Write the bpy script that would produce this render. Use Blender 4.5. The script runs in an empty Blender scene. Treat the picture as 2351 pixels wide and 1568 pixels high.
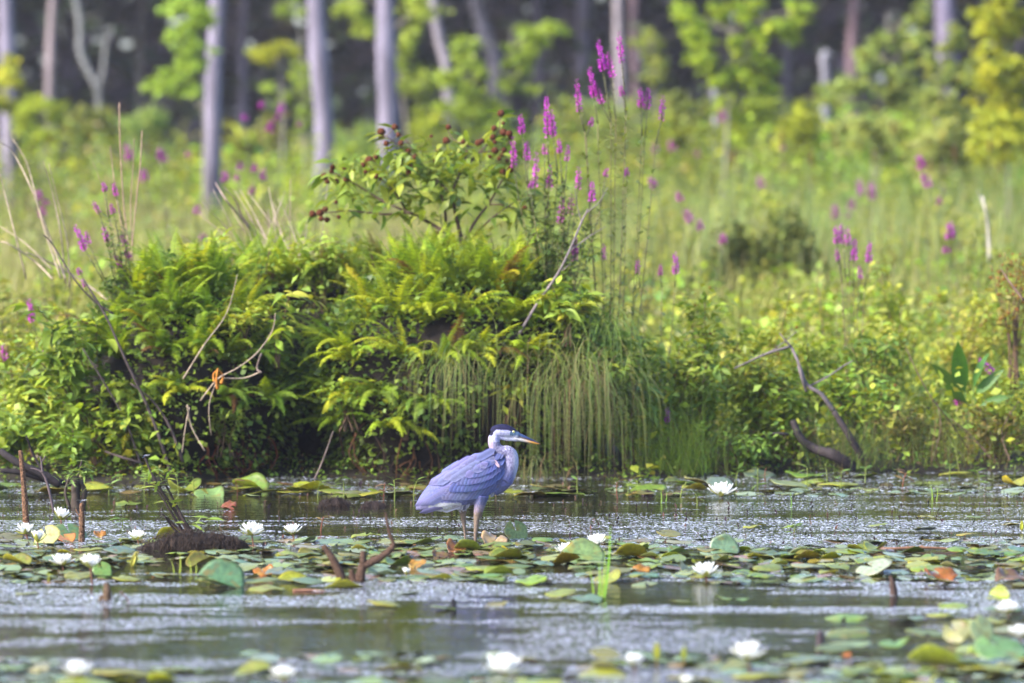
import bpy, bmesh, math, random
import numpy as np
from mathutils import Vector, Matrix, noise

random.seed(7)
rng = np.random.default_rng(7)
SC = bpy.context.scene
COL = SC.collection
R = math.radians

# ------------------------------------------------------------------ camera, sky, sun, exposure
F, CX, CY, CAMH = 11300.0, 1175.5, 784.0, 2.45      # focal length and centre in picture units (2351 wide)
PITCH = math.atan(462 / F)
cam = bpy.data.cameras.new('camera')
cam.lens = 36 * F / 2351
cam.sensor_width = 36
cam.clip_end = 2000
cam.dof.use_dof = True
cam.dof.focus_distance = 31.4
cam.dof.aperture_fstop = 1.5
camo = bpy.data.objects.new('camera', cam)
camo.location = (0, 0, CAMH)
camo.rotation_euler = (math.pi / 2 - PITCH, 0, 0)
COL.objects.link(camo)
SC.camera = camo

SUN_DIR = Vector((-0.72, -0.40, 0.60)).normalized()
world = bpy.data.worlds.new('World')
SC.world = world
world.use_nodes = True
wn = world.node_tree.nodes
sky = wn.new('ShaderNodeTexSky')
sky.sky_type = 'NISHITA'
sky.sun_disc = False
sky.sun_elevation = math.asin(SUN_DIR.z)
sky.sun_rotation = math.atan2(SUN_DIR.x, SUN_DIR.y)
sky.air_density = 1.0
sky.dust_density = 2.5
sky.ozone_density = 3.5
bg = wn['Background']
bg.inputs['Strength'].default_value = 0.15
world.node_tree.links.new(sky.outputs[0], bg.inputs['Color'])

sun = bpy.data.lights.new('sun', 'SUN')
sun.energy = 2.9
sun.angle = R(11.0)
sun.color = (1.0, 0.92, 0.80)
suno = bpy.data.objects.new('sun', sun)
suno.rotation_euler = (-SUN_DIR).to_track_quat('-Z', 'Y').to_euler()
COL.objects.link(suno)

SC.view_settings.view_transform = 'Standard'
SC.view_settings.look = 'None'
SC.view_settings.gamma = 1
SC.view_settings.exposure = 1.92
HAZE = 0.00032
SC.cycles.volume_bounces = 0
SC.cycles.max_bounces = 6
SC.cycles.diffuse_bounces = 3
SC.cycles.glossy_bounces = 3
SC.cycles.transmission_bounces = 3
SC.cycles.sample_clamp_indirect = 4.0

# ------------------------------------------------------------------ placing by sight line and depth
CP, SP = math.cos(PITCH), math.sin(PITCH)
def at(u, v, d):
    a, b = (u - CX) / F, (CY - v) / F
    dx, dy, dz = a, CP + b * SP, -SP + b * CP
    t = d / dy
    return Vector((dx * t, d, CAMH + dz * t))
def dist(v, z=0.0):
    b = (CY - v) / F
    return (CAMH - z) / (SP - b * CP) * (CP + b * SP)
def onwater(u, v, z=0.0):
    return at(u, v, dist(v, z))
def ppm(d):
    return F / d

# ------------------------------------------------------------------ mesh helpers
class MB:
    def __init__(s):
        s.v, s.l, s.s, s.c, s.n = [], [], [], [], 0
    def add(s, v, f, col=(1, 1, 1)):
        v = np.asarray(v, float).reshape(-1, 3)
        c = np.asarray(col, float)
        if c.ndim == 1: c = np.tile(c, (len(v), 1))
        if isinstance(f, np.ndarray):
            s.l.append((f + s.n).ravel()); s.s.append(np.full(len(f), f.shape[1]))
        else:
            for q in f:
                s.l.append(np.asarray(q) + s.n); s.s.append(np.array([len(q)]))
        s.v.append(v); s.c.append(c); s.n += len(v)
        return s
    def mesh(s, name, smooth=True):
        me = bpy.data.meshes.new(name)
        v = np.concatenate(s.v); l = np.concatenate(s.l); sz = np.concatenate(s.s); c = np.concatenate(s.c)
        me.vertices.add(len(v)); me.vertices.foreach_set('co', v.ravel().astype(np.float32))
        me.loops.add(len(l)); me.loops.foreach_set('vertex_index', l.astype(np.int32))
        me.polygons.add(len(sz))
        me.polygons.foreach_set('loop_start', (np.cumsum(sz) - sz).astype(np.int32))
        me.polygons.foreach_set('use_smooth', np.full(len(sz), smooth))
        at_ = me.attributes.new('Col', 'FLOAT_COLOR', 'POINT')
        at_.data.foreach_set('color', np.concatenate([c, np.ones((len(c), 1))], 1).ravel().astype(np.float32))
        me.update(calc_edges=True)
        me.validate()
        return me

def obj(name, me, mat=None, parent=None, loc=(0, 0, 0), rot=None, scale=(1, 1, 1), color=None, kind=None):
    if mat is not None and not me.materials: me.materials.append(mat)
    o = bpy.data.objects.new(name, me)
    COL.objects.link(o)
    if parent is not None: o.parent = parent
    if np.isscalar(scale): scale = (scale,) * 3
    m = Matrix.Translation(Vector(loc))
    if rot is not None: m = m @ rot.to_4x4()
    o.matrix_basis = m @ Matrix.Diagonal((*scale, 1))
    if color is not None: o.color = (*color, 1)
    if kind: o['kind'] = kind
    return o
def tag(o, label, cat, group=None, kind=None):
    o['label'] = label; o['category'] = cat
    if group: o['group'] = group
    if kind: o['kind'] = kind
    return o
def thing(name, label, cat, loc=(0, 0, 0), group=None):
    o = bpy.data.objects.new(name, None)
    o.empty_display_size = 0.05
    COL.objects.link(o)
    o.location = loc
    return tag(o, label, cat, group)

def tube(pts, rad, sides=6, wob=0.0, seed=0, cap=True):
    pts = [Vector(p) for p in pts]
    n = len(pts)
    if np.isscalar(rad): rad = [rad] * n
    vs, fs = [], []
    up = Vector((0.13, 0.2, 1)).normalized()
    prev = None
    for i, p in enumerate(pts):
        t = (pts[min(i + 1, n - 1)] - pts[max(i - 1, 0)]).normalized()
        if prev is None:
            a = t.cross(up)
            if a.length < 0.2: a = t.cross(Vector((1, 0, 0)))
        else:
            a = prev - t * prev.dot(t)
        a.normalize(); prev = a
        b = t.cross(a)
        for k in range(sides):
            an = 2 * math.pi * k / sides
            r = rad[i]
            if wob: r *= 1 + wob * noise.noise(Vector((math.cos(an) * 1.3 + seed, math.sin(an) * 1.3, i * 0.9 + seed)))
            vs.append(p + (a * math.cos(an) + b * math.sin(an)) * r)
    for i in range(n - 1):
        for k in range(sides):
            k2 = (k + 1) % sides
            fs.append((i * sides + k, i * sides + k2, (i + 1) * sides + k2, (i + 1) * sides + k))
    f = np.array(fs)
    v = np.array([tuple(x) for x in vs])
    if cap:
        return v, list(map(tuple, fs)) + [tuple(range(sides))[::-1], tuple((n - 1) * sides + k for k in range(sides))]
    return v, f
def smooth_path(ctrl, n):
    ctrl = [Vector(c) for c in ctrl]
    if len(ctrl) == 2:
        return [ctrl[0].lerp(ctrl[1], i / (n - 1)) for i in range(n)]
    out = []
    m = len(ctrl) - 1
    for i in range(n):
        s = i / (n - 1) * m
        k = min(int(s), m - 1); t = s - k
        p0, p1, p2, p3 = ctrl[max(k - 1, 0)], ctrl[k], ctrl[k + 1], ctrl[min(k + 2, m)]
        out.append(0.5 * ((2 * p1) + (p2 - p0) * t + (2 * p0 - 5 * p1 + 4 * p2 - p3) * t * t + (3 * p1 - p0 - 3 * p2 + p3) * t ** 3))
    return out
def lin(a, b, n): return [a + (b - a) * i / (n - 1) for i in range(n)]

def frames(dirs, roll):
    """rotation matrices whose X column is dirs, Z column roughly up, rolled about X"""
    X = dirs / np.linalg.norm(dirs, axis=1, keepdims=True)
    up = np.tile([0.02, 0.01, 1.0], (len(X), 1))
    Y = np.cross(up, X); Y /= np.linalg.norm(Y, axis=1, keepdims=True) + 1e-9
    Z = np.cross(X, Y)
    c, s = np.cos(roll)[:, None], np.sin(roll)[:, None]
    Y2 = Y * c + Z * s; Z2 = Z * c - Y * s
    return np.stack([X, Y2, Z2], axis=2)
def scatter(mb, tv, tf, Rm, T, S, cols, tc=None):
    """many transformed copies of one template, joined"""
    n, k = len(T), len(tv)
    S = np.asarray(S, float)
    if S.ndim == 1: S = S[:, None] * np.ones((1, 3))
    loc = tv[None] * S[:, None, :]
    v = np.einsum('nij,nkj->nki', Rm, loc) + T[:, None, :]
    f = (tf[None] + (np.arange(n) * k)[:, None, None]).reshape(-1, tf.shape[1])
    c = np.repeat(np.asarray(cols)[:, None, :], k, 1)
    if tc is not None: c = c * np.asarray(tc)[None, :, None]
    mb.add(v.reshape(-1, 3), f, c.reshape(-1, 3))
def mixcols(cols, n, var=0.15):
    cols = np.asarray(cols, float)
    i = rng.integers(0, len(cols), n); j = rng.integers(0, len(cols), n)
    t = rng.random((n, 1))
    return (cols[i] * t + cols[j] * (1 - t)) * (1 + var * (rng.random((n, 1)) * 2 - 1))
def rot_axis(m): return Matrix([list(r) for r in m])
def frame1(d, roll=0.0):
    return rot_axis(frames(np.array([list(d)], float), np.array([roll]))[0])

# ------------------------------------------------------------------ templates
def leaf_template(w=0.42, segs=4, fold=0.12, droop=0.25, pw=0.8):
    v, f, c = [], [], []
    for i in range(segs + 1):
        s = i / segs
        wd = w * 0.5 * (math.sin(math.pi * min(1, s ** pw)) ** 0.85) if 0 < s < 1 else (0.01 if s == 0 else 0.004)
        z = -droop * s * s
        v += [(s, wd, z + fold * wd * 2), (s, 0, z), (s, -wd, z + fold * wd * 2)]
        c += [1.05, 0.9, 1.05]
    for i in range(segs):
        a = i * 3
        f += [(a, a + 1, a + 4, a + 3), (a + 1, a + 2, a + 5, a + 4)]
    return np.array(v), np.array(f), np.array(c)
LEAF = leaf_template()
LEAF_BROAD = leaf_template(0.55, 5, 0.14, 0.3)
LEAF_NARROW = leaf_template(0.2, 4, 0.1, 0.3)
KITE = (np.array([(0, 0, 0), (0.45, 0.2, 0.06), (1, 0, -0.12), (0.45, -0.2, 0.06)]), np.array([(0, 3, 2, 1)]))
KITE_B = (np.array([(0, 0, 0), (0.5, 0.36, 0.06), (1, 0, -0.12), (0.5, -0.36, 0.06)]), np.array([(0, 3, 2, 1)]))
def blade_template(segs=4, bend=0.35, w=0.02):
    v, f = [], []
    for i in range(segs + 1):
        s = i / segs
        ww = w * 0.5 * (1 - 0.85 * s ** 1.5)
        x = bend * s * s; z = s * (1 - 0.35 * bend * s)
        v += [(x, ww, z), (x, -ww, z)]
    for i in range(segs):
        a = 2 * i
        f.append((a, a + 1, a + 3, a + 2))
    return np.array(v), np.array(f)

def frond_mesh(name, arch=1.2, pairs=22, seed=0, start=R(78)):
    r = random.Random(seed)
    mb = MB()
    n = 16
    P, T = [Vector((0, 0, 0))], []
    a = start
    side = 0.0
    for i in range(n):
        s = i / n
        T.append(Vector((math.cos(a), side, math.sin(a))).normalized())
        P.append(P[-1] + T[-1] / n)
        a -= arch / n * (0.55 + 1.1 * s)
        side += r.uniform(-0.02, 0.03)
    T.append(T[-1])
    v, f = tube(P, [0.008 * (1 - 0.8 * i / n) for i in range(n + 1)], 3, cap=False)
    mb.add(v, f, (0.8, 0.75, 0.5))
    for k in range(pairs):
        s = 0.12 + 0.87 * (k / (pairs - 1))
        q = s * n; i = min(int(q), n - 1)
        p = P[i].lerp(P[i + 1], q - i); t = T[i]
        nrm = Vector((-t.z, 0, t.x)).normalized()
        L = 0.25 * min(1, (s - 0.02) / 0.22) ** 0.7 * max(0.03, (1 - s)) ** 0.62 * r.uniform(0.9, 1.08)
        for sd in (-1, 1):
            out = (Vector((0, sd, 0)) + t * (0.30 + 0.4 * s) - nrm * r.uniform(0.0, 0.28)).normalized()
            bi = (t - out * t.dot(out)).normalized()
            w = 0.034 * (1 - 0.4 * s) * r.uniform(0.9, 1.1)
            vv, segs = [], 3
            dr = r.uniform(0.1, 0.3)
            for j in range(segs + 1):
                u_ = j / segs
                ww = w * (1 - u_ ** 1.7) * 0.5 + 0.001
                c_ = p + out * (L * u_) - nrm * (dr * L * u_ * u_)
                vv += [c_ + bi * ww * 1.1, c_ - bi * ww * 0.9]
            ff = np.array([(2 * j, 2 * j + 1, 2 * j + 3, 2 * j + 2) for j in range(segs)])
            cc = 0.85 + 0.3 * r.random()
            mb.add([tuple(x) for x in vv], ff, (cc, cc, cc))
    return mb.mesh(name)

# ------------------------------------------------------------------ materials
def newmat(name):
    m = bpy.data.materials.new(name); m.use_nodes = True
    nt = m.node_tree
    for n in list(nt.nodes): nt.nodes.remove(n)
    return m, nt, nt.nodes, nt.links
def base_color(nt, var=0.25, nscale=30.0, hue=0.03):
    n, l = nt.nodes, nt.links
    a = n.new('ShaderNodeAttribute'); a.attribute_name = 'Col'
    oi = n.new('ShaderNodeObjectInfo')
    mu = n.new('ShaderNodeMix'); mu.data_type = 'RGBA'; mu.blend_type = 'MULTIPLY'; mu.inputs[0].default_value = 1
    l.new(a.outputs['Color'], mu.inputs[6]); l.new(oi.outputs['Color'], mu.inputs[7])
    tc = n.new('ShaderNodeTexCoord')
    nz = n.new('ShaderNodeTexNoise'); nz.inputs['Scale'].default_value = nscale; nz.inputs['Detail'].default_value = 3
    l.new(tc.outputs['Object'], nz.inputs['Vector'])
    mr = n.new('ShaderNodeMapRange'); mr.inputs['To Min'].default_value = 1 - var; mr.inputs['To Max'].default_value = 1 + var
    mr.inputs['From Min'].default_value = 0.3; mr.inputs['From Max'].default_value = 0.7
    l.new(nz.outputs['Fac'], mr.inputs['Value'])
    mh = n.new('ShaderNodeMapRange'); mh.inputs['To Min'].default_value = 0.5 - hue; mh.inputs['To Max'].default_value = 0.5 + hue
    l.new(oi.outputs['Random'], mh.inputs['Value'])
    hs = n.new('ShaderNodeHueSaturation')
    l.new(mh.outputs[0], hs.inputs['Hue']); l.new(mr.outputs[0], hs.inputs['Value']); l.new(mu.outputs[2], hs.inputs['Color'])
    return hs.outputs['Color'], nz, tc
def leaf_mat(name, rough=0.5, trans=0.38, spec=0.35, var=0.25, nscale=30.0, tint=(1.25, 1.15, 0.45), hue=0.02, blotch=0.0):
    m, nt, n, l = newmat(name)
    c, nz, tc = base_color(nt, var, nscale, hue)
    if blotch:                                            # browned, insect-eaten patches, different on every leaf
        oi = n.new('ShaderNodeObjectInfo')
        w = n.new('ShaderNodeMath'); w.operation = 'MULTIPLY'; w.inputs[1].default_value = 60; l.new(oi.outputs['Random'], w.inputs[0])
        for sc, lo, hi, colr in ((2.2, 0.56, 0.68, (0.13, 0.085, 0.02)), (9.0, 0.66, 0.72, (0.05, 0.03, 0.012)), (1.3, 0.54, 0.75, (0.20, 0.19, 0.025))):
            q = n.new('ShaderNodeTexNoise'); q.noise_dimensions = '4D'; q.inputs['Scale'].default_value = sc; q.inputs['Detail'].default_value = 4
            l.new(tc.outputs['Object'], q.inputs['Vector']); l.new(w.outputs[0], q.inputs['W'])
            r = n.new('ShaderNodeMapRange'); r.inputs['From Min'].default_value = lo; r.inputs['From Max'].default_value = hi; r.inputs['To Max'].default_value = blotch
            l.new(q.outputs['Fac'], r.inputs['Value'])
            x = n.new('ShaderNodeMix'); x.data_type = 'RGBA'; l.new(r.outputs[0], x.inputs[0]); l.new(c, x.inputs[6]); x.inputs[7].default_value = (*colr, 1)
            c = x.outputs[2]
    p = n.new('ShaderNodeBsdfPrincipled')
    p.inputs['Roughness'].default_value = rough
    p.inputs['Specular IOR Level'].default_value = spec
    l.new(c, p.inputs['Base Color'])
    tm = n.new('ShaderNodeMix'); tm.data_type = 'RGBA'; tm.blend_type = 'MULTIPLY'; tm.inputs[0].default_value = 1
    l.new(c, tm.inputs[6]); tm.inputs[7].default_value = (*tint, 1)
    t = n.new('ShaderNodeBsdfTranslucent'); l.new(tm.outputs[2], t.inputs['Color'])
    mx = n.new('ShaderNodeMixShader'); mx.inputs[0].default_value = trans
    l.new(p.outputs[0], mx.inputs[1]); l.new(t.outputs[0], mx.inputs[2])
    o = n.new('ShaderNodeOutputMaterial'); l.new(mx.outputs[0], o.inputs['Surface'])
    return m
def solid_mat(name, rough=0.8, spec=0.2, var=0.35, nscale=20.0, bump=0.4, bscale=60.0, stretch=(1, 1, 1), hue=0.0, sheen=0):
    m, nt, n, l = newmat(name)
    c, nz, tc = base_color(nt, var, nscale, hue)
    p = n.new('ShaderNodeBsdfPrincipled')
    p.inputs['Roughness'].default_value = rough
    p.inputs['Specular IOR Level'].default_value = spec
    l.new(c, p.inputs['Base Color'])
    mp = n.new('ShaderNodeMapping'); mp.inputs['Scale'].default_value = stretch
    l.new(tc.outputs['Object'], mp.inputs['Vector']); l.new(mp.outputs[0], nz.inputs['Vector'])
    if bump:
        b = n.new('ShaderNodeTexNoise'); b.inputs['Scale'].default_value = bscale; b.inputs['Detail'].default_value = 5
        l.new(mp.outputs[0], b.inputs['Vector'])
        bm = n.new('ShaderNodeBump'); bm.inputs['Strength'].default_value = bump; bm.inputs['Distance'].default_value = 0.01
        l.new(b.outputs['Fac'], bm.inputs['Height']); l.new(bm.outputs[0], p.inputs['Normal'])
    o = n.new('ShaderNodeOutputMaterial'); l.new(p.outputs[0], o.inputs['Surface'])
    return m
M_LEAF = leaf_mat('leaf')
M_FERN = leaf_mat('fern', rough=0.6, trans=0.42, spec=0.2, nscale=8)
M_GRASS = leaf_mat('grass', rough=0.55, trans=0.3, spec=0.25, nscale=3)
M_FAR = leaf_mat('far_leaf', rough=0.8, trans=0.38, spec=0.05, nscale=1.5)
M_PETAL = leaf_mat('petal', rough=0.45, trans=0.3, spec=0.3, var=0.04, tint=(1, 1, 1), hue=0.0)
M_FLOWER = leaf_mat('loosestrife_flower', rough=0.7, trans=0.35, spec=0.1, var=0.2, tint=(1.1, 0.9, 1.1), hue=0.012)
M_PAD = leaf_mat('lily_pad', rough=0.36, trans=0.15, spec=0.4, var=0.3, nscale=4, hue=0.012, blotch=0.75)
M_BARK = solid_mat('bark', 0.9, 0.1, 0.3, 6, 0.8, 30, (1, 1, 0.2))
M_TRUNK = solid_mat('dead_trunk_bark', 0.9, 0.1, 0.5, 3.0, 0.9, 8, (1, 1, 0.3))
M_TWIG = solid_mat('twig', 0.85, 0.15, 0.3, 25, 0.3, 80)
M_PEAT = solid_mat('peat', 0.85, 0.25, 0.55, 9, 1.0, 40)
M_HEAD = solid_mat('seed_head', 0.9, 0.1, 0.3, 200, 1.0, 260)
M_FEATHER = solid_mat('feather', 0.75, 0.2, 0.16, 60, 0.25, 140, (0.35, 1, 1), sheen=1)
M_BODY = solid_mat('plumage', 0.8, 0.15, 0.22, 130, 0.35, 220, (1, 1, 0.5))
M_BILL = solid_mat('bill', 0.35, 0.45, 0.1, 80, 0.05, 100)
M_EYE = solid_mat('eye', 0.08, 0.7, 0.0, 10, 0)
M_MUD = solid_mat('wet_mud', 0.75, 0.25, 0.5, 2.5, 0.8, 25)
M_DUCK = leaf_mat('duckweed', rough=0.25, trans=0.05, spec=0.6, var=0.2, nscale=2)

def water_mat():
    m, nt, n, l = newmat('pond_water')
    p = n.new('ShaderNodeBsdfPrincipled')
    p.inputs['IOR'].default_value = 1.333
    p.inputs['Roughness'].default_value = 0.03
    tc = n.new('ShaderNodeTexCoord')
    mp = n.new('ShaderNodeMapping'); mp.inputs['Scale'].default_value = (0.55, 1, 1)
    l.new(tc.outputs['Object'], mp.inputs['Vector'])
    a = n.new('ShaderNodeTexNoise'); a.inputs['Scale'].default_value = 9; a.inputs['Detail'].default_value = 3
    b = n.new('ShaderNodeTexNoise'); b.inputs['Scale'].default_value = 38; b.inputs['Detail'].default_value = 2
    c = n.new('ShaderNodeTexNoise'); c.inputs['Scale'].default_value = 0.9; c.inputs['Detail'].default_value = 3
    for q in (a, b, c): l.new(mp.outputs[0], q.inputs['Vector'])
    cr = n.new('ShaderNodeMapRange'); cr.inputs['From Min'].default_value = 0.42; cr.inputs['From Max'].default_value = 0.62
    l.new(c.outputs['Fac'], cr.inputs['Value'])
    m1 = n.new('ShaderNodeMath'); m1.operation = 'MULTIPLY'; l.new(b.outputs['Fac'], m1.inputs[0]); l.new(cr.outputs[0], m1.inputs[1])
    m2 = n.new('ShaderNodeMath'); m2.operation = 'MULTIPLY_ADD'; l.new(m1.outputs[0], m2.inputs[0]); m2.inputs[1].default_value = 0.35
    l.new(a.outputs['Fac'], m2.inputs[2])
    bm = n.new('ShaderNodeBump'); bm.inputs['Strength'].default_value = 0.21; bm.inputs['Distance'].default_value = 0.03
    l.new(m2.outputs[0], bm.inputs['Height']); l.new(bm.outputs[0], p.inputs['Normal'])
    ra = n.new('ShaderNodeValToRGB')
    ra.color_ramp.elements[0].color = (0.006, 0.006, 0.006, 1); ra.color_ramp.elements[1].color = (0.022, 0.02, 0.014, 1)
    l.new(c.outputs['Fac'], ra.inputs[0]); l.new(ra.outputs[0], p.inputs['Base Color'])
    o = n.new('ShaderNodeOutputMaterial'); l.new(p.outputs[0], o.inputs['Surface'])
    return m
M_WATER = water_mat()

# ------------------------------------------------------------------ the setting: water, marsh ground, hummocks
mb = MB(); mb.add([(-260, -60, 0), (260, -60, 0), (260, 420, 0), (-260, 420, 0)], np.array([(0, 1, 2, 3)]))
obj('pond_water', mb.mesh('pond_water'), M_WATER, kind='structure')

def sstep(a, b, x):
    t = min(1, max(0, (x - a) / (b - a))); return t * t * (3 - 2 * t)
def shore(x):
    return 35.0 + 0.75 * sstep(-2.6, -2.1, x) * (1 - sstep(0.5, 1.0, x)) + 1.35 * sstep(0.6, 1.6, x) + 0.25 * noise.noise(Vector((x * 0.9, 3.1, 0))) + 0.25 * sstep(-2.2, -3.0, x)
def ground(x, y):
    e = y - shore(x)
    z = -0.35 + 0.39 * sstep(-1.2, 0.25, e) + 0.2 * sstep(0.2, 8, e) + 0.25 * sstep(10, 80, e)
    return z + 0.035 * noise.noise(Vector((x * 1.1, y * 1.1, 1.7))) + 0.015 * noise.noise(Vector((x * 4, y * 4, 5)))
xs = np.concatenate([np.linspace(-200, -12, 14), np.linspace(-10, 10, 121), np.linspace(12, 200, 14)])
ys = np.concatenate([np.linspace(33, 40, 60), np.linspace(40.5, 110, 70), np.linspace(115, 420, 12)])
gv = [(x, y, ground(x, y)) for y in ys for x in xs]
nx = len(xs)
gf = np.array([(j * nx + i, j * nx + i + 1, (j + 1) * nx + i + 1, (j + 1) * nx + i) for j in range(len(ys) - 1) for i in range(nx - 1)])
mb = MB(); mb.add(gv, gf, (0.016, 0.013, 0.010))
obj('marsh_ground', mb.mesh('marsh_ground'), M_MUD, kind='structure')

MOUNDS = {}
MSHAPE = []
def floor_z(x, y):
    z = ground(x, y)
    for cx, cy, rx, ry, H in MSHAPE:
        q = ((x - cx) / rx) ** 2 + ((y - cy) / ry) ** 2
        if q < 0.9: z = max(z, H * (1 - q) ** (1 / 2.6) - 0.03)
    return z
def mound(key, u, d, rx, ry, H, seed):
    c = at(u, 1110, d); c.z = 0
    def pos(th, t):
        r = max(0.0, 1 - t ** 2.6) ** 0.5 * (0.70 + 0.30 * sstep(0.0, 0.42, t))
        w = 1 + 0.22 * noise.noise(Vector((math.cos(th) * 1.6 + seed, math.sin(th) * 1.6, t * 2.2)))
        return Vector((c.x + rx * r * w * math.cos(th), c.y + ry * r * w * math.sin(th), -0.1 + (H + 0.1) * t))
    MOUNDS[key] = (c, pos, H); MSHAPE.append((c.x, c.y, rx, ry, H))
    mb = MB(); nu, nt_ = 40, 16
    vs = [pos(2 * math.pi * i / nu, (j / nt_) ** 0.8) + Vector((0, 0, 0.03 * noise.noise(Vector((i * .8, j * .7, seed))))) for j in range(nt_ + 1) for i in range(nu)]
    fs = np.array([(j * nu + i, j * nu + (i + 1) % nu, (j + 1) * nu + (i + 1) % nu, (j + 1) * nu + i) for j in range(nt_) for i in range(nu)])
    mb.add([tuple(x) for x in vs], fs, (0.009, 0.006, 0.0045))
    return obj('hummock', mb.mesh('hummock'), M_PEAT, kind='structure')
H_L = mound('left', 420, 36.3, 0.74, 0.75, 1.40, 1.0)
H_C = mound('mid', 1050, 36.4, 1.12, 0.85, 1.42, 2.0)
H_B = mound('back', 790, 37.6, 2.1, 0.7, 1.38, 3.0)

def lerp3(a, b, t): return tuple(a[i] + (b[i] - a[i]) * t for i in range(3))

# ------------------------------------------------------------------ far forest, trunks, saplings, marsh meadow
def cloud(mb, P, size, cols, flat=0.5, var=0.3, tmpl=KITE_B):
    n = len(P)
    d = rng.normal(size=(n, 3)); d[:, 2] *= flat; d[:, 2] -= 0.15
    s = size * (0.6 + 0.8 * rng.random(n))
    scatter(mb, tmpl[0], tmpl[1], frames(d, rng.normal(size=n) * 0.6), P, s, mixcols(cols, n, var))
mb = MB()
n = 26000                                   # the canopy the wood stands under
P = np.stack([rng.uniform(-48, 48, n), rng.uniform(106, 150, n), rng.uniform(7.0, 19, n)], 1)
P[:, 2] += 2.0 * np.sin(P[:, 0] * 0.31) * (P[:, 2] > 15)
cloud(mb, P, 1.15, [(0.05, 0.075, 0.03), (0.08, 0.11, 0.03), (0.04, 0.06, 0.035)])
n = 20000                                   # its understorey, bluish haze painted into the leaf colours
P = np.stack([rng.uniform(-46, 46, n), rng.uniform(128, 156, n), rng.uniform(0.0, 9, n)], 1)
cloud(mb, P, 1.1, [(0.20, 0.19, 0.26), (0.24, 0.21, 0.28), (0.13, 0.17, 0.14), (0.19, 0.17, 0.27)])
n = 5000
P = np.stack([rng.uniform(-26, 26, n), rng.uniform(108, 127, n), rng.uniform(0.2, 6, n) ** 1.0], 1)
keep = np.array([noise.noise(Vector((p[0] * 0.3, p[1] * 0.2, p[2] * 0.5))) > 0.05 for p in P])
cloud(mb, P[keep], 0.45, [(0.08, 0.11, 0.05), (0.09, 0.09, 0.09), (0.10, 0.12, 0.05)])
tag(obj('far_forest', mb.mesh('far_forest'), M_FAR), 'dark shaded wood closing the marsh, one distant mass', 'forest', kind='stuff')

def trunk_tree(path, w, d, col, label, group, stubs=0, top=15.0, vground=None):
    pts = [at(u, v, d) for u, v in path]
    b = pts[-1]
    g = Vector((b.x + (b.x - pts[0].x) * 0.2, d, ground(b.x, d) - 0.1))
    t = pts[0]; dr = (pts[0] - pts[-1]); dr = dr / max(dr.z, 0.3)
    up = [t + dr * (top - t.z) * 0.5 + Vector((0.1, 0, 0)), t + dr * (top - t.z)]
    ctrl = [g] + pts[::-1] + up
    th = thing('dead_tree', label, 'tree', g, group)
    r = w / ppm(d) / 2 * 0.84
    pp = smooth_path([p - g for p in ctrl], 26)
    rad = [r * (1.22 - 0.22 * min(1, i / 6)) * (1 - 0.5 * max(0, i - 12) / 14) for i in range(26)]
    m = MB(); v, f = tube(pp, rad, 12, 0.18, path[0][0]); m.add(v, f, col)
    obj('trunk', m.mesh('trunk'), M_TRUNK, th)
    for k in range(stubs + 3 if top > 6 else 0):
        i = random.randint(16, 24); a = random.uniform(0, 6.28)
        L = random.uniform(0.5, 1.6)
        q = pp[i]
        m = MB(); v, f = tube(smooth_path([q, q + Vector((math.cos(a), math.sin(a), 0.3)) * L * 0.5, q + Vector((math.cos(a), math.sin(a), 0.15)) * L], 5), lin(r * 0.22, r * 0.06, 5), 5, 0.2, k)
        m.add(v, f, col); obj('branch', m.mesh('branch'), M_TRUNK, th)
    return th
PALE, DIM, RED = (0.145, 0.13, 0.175), (0.10, 0.09, 0.125), (0.15, 0.10, 0.115)
trunk_tree([(14, 0), (18, 160), (22, 290)], 46, 84, PALE, 'thick pale bare trunk cut by the photo\'s left edge', 'bare trunks in the marsh')
trunk_tree([(122, 0), (116, 110), (114, 215)], 25, 100, (0.18, 0.145, 0.155), 'slim pale brown trunk left of the forked grey sapling', 'bare trunks in the marsh')
trunk_tree([(500, 0), (490, 180), (487, 345)], 47, 76, PALE, 'pale bare trunk half hidden by a light green sapling', 'bare trunks in the marsh', 3)
trunk_tree([(724, 0), (735, 170), (745, 325)], 54, 80, PALE, 'tall bare grey trunk, left of the two standing behind the buttonbush', 'bare trunks in the marsh')
trunk_tree([(884, 0), (888, 170), (893, 345)], 54, 78, PALE, 'tall bare grey trunk, right of the two standing behind the buttonbush', 'bare trunks in the marsh')
trunk_tree([(993, 0), (1008, 90), (1027, 195)], 26, 92, (0.2, 0.175, 0.2), 'thin leaning pale trunk among bright green sapling leaves', 'bare trunks in the marsh')
trunk_tree([(175, 0), (185, 120), (222, 200), (228, 260)], 19, 96, (0.13, 0.13, 0.13), 'thin forked grey sapling trunk, bare of leaves', 'bare trunks in the marsh')
trunk_tree([(245, 90), (238, 160), (226, 240)], 13, 96, (0.13, 0.13, 0.13), 'short grey stem rising beside the forked grey sapling', 'bare trunks in the marsh', 0, 4.6)
trunk_tree([(1342, 0), (1340, 180), (1340, 240)], 46, 116, DIM, 'dim purple grey trunk behind the tallest loosestrife spikes', 'dim trunks at the wood edge')
trunk_tree([(1092, 0), (1118, 90), (1140, 170)], 42, 114, (0.13, 0.12, 0.15), 'dim leaning trunk behind the flag-shaped sapling branch', 'dim trunks at the wood edge')
trunk_tree([(1418, 0), (1420, 90), (1424, 190)], 26, 108, (0.22, 0.19, 0.21), 'slim pale trunk just behind the tallest loosestrife spikes', 'dim trunks at the wood edge')
trunk_tree([(1455, 0), (1456, 100), (1460, 200)], 27, 110, RED, 'slim reddish trunk right of the tallest loosestrife spikes', 'dim trunks at the wood edge')
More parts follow.
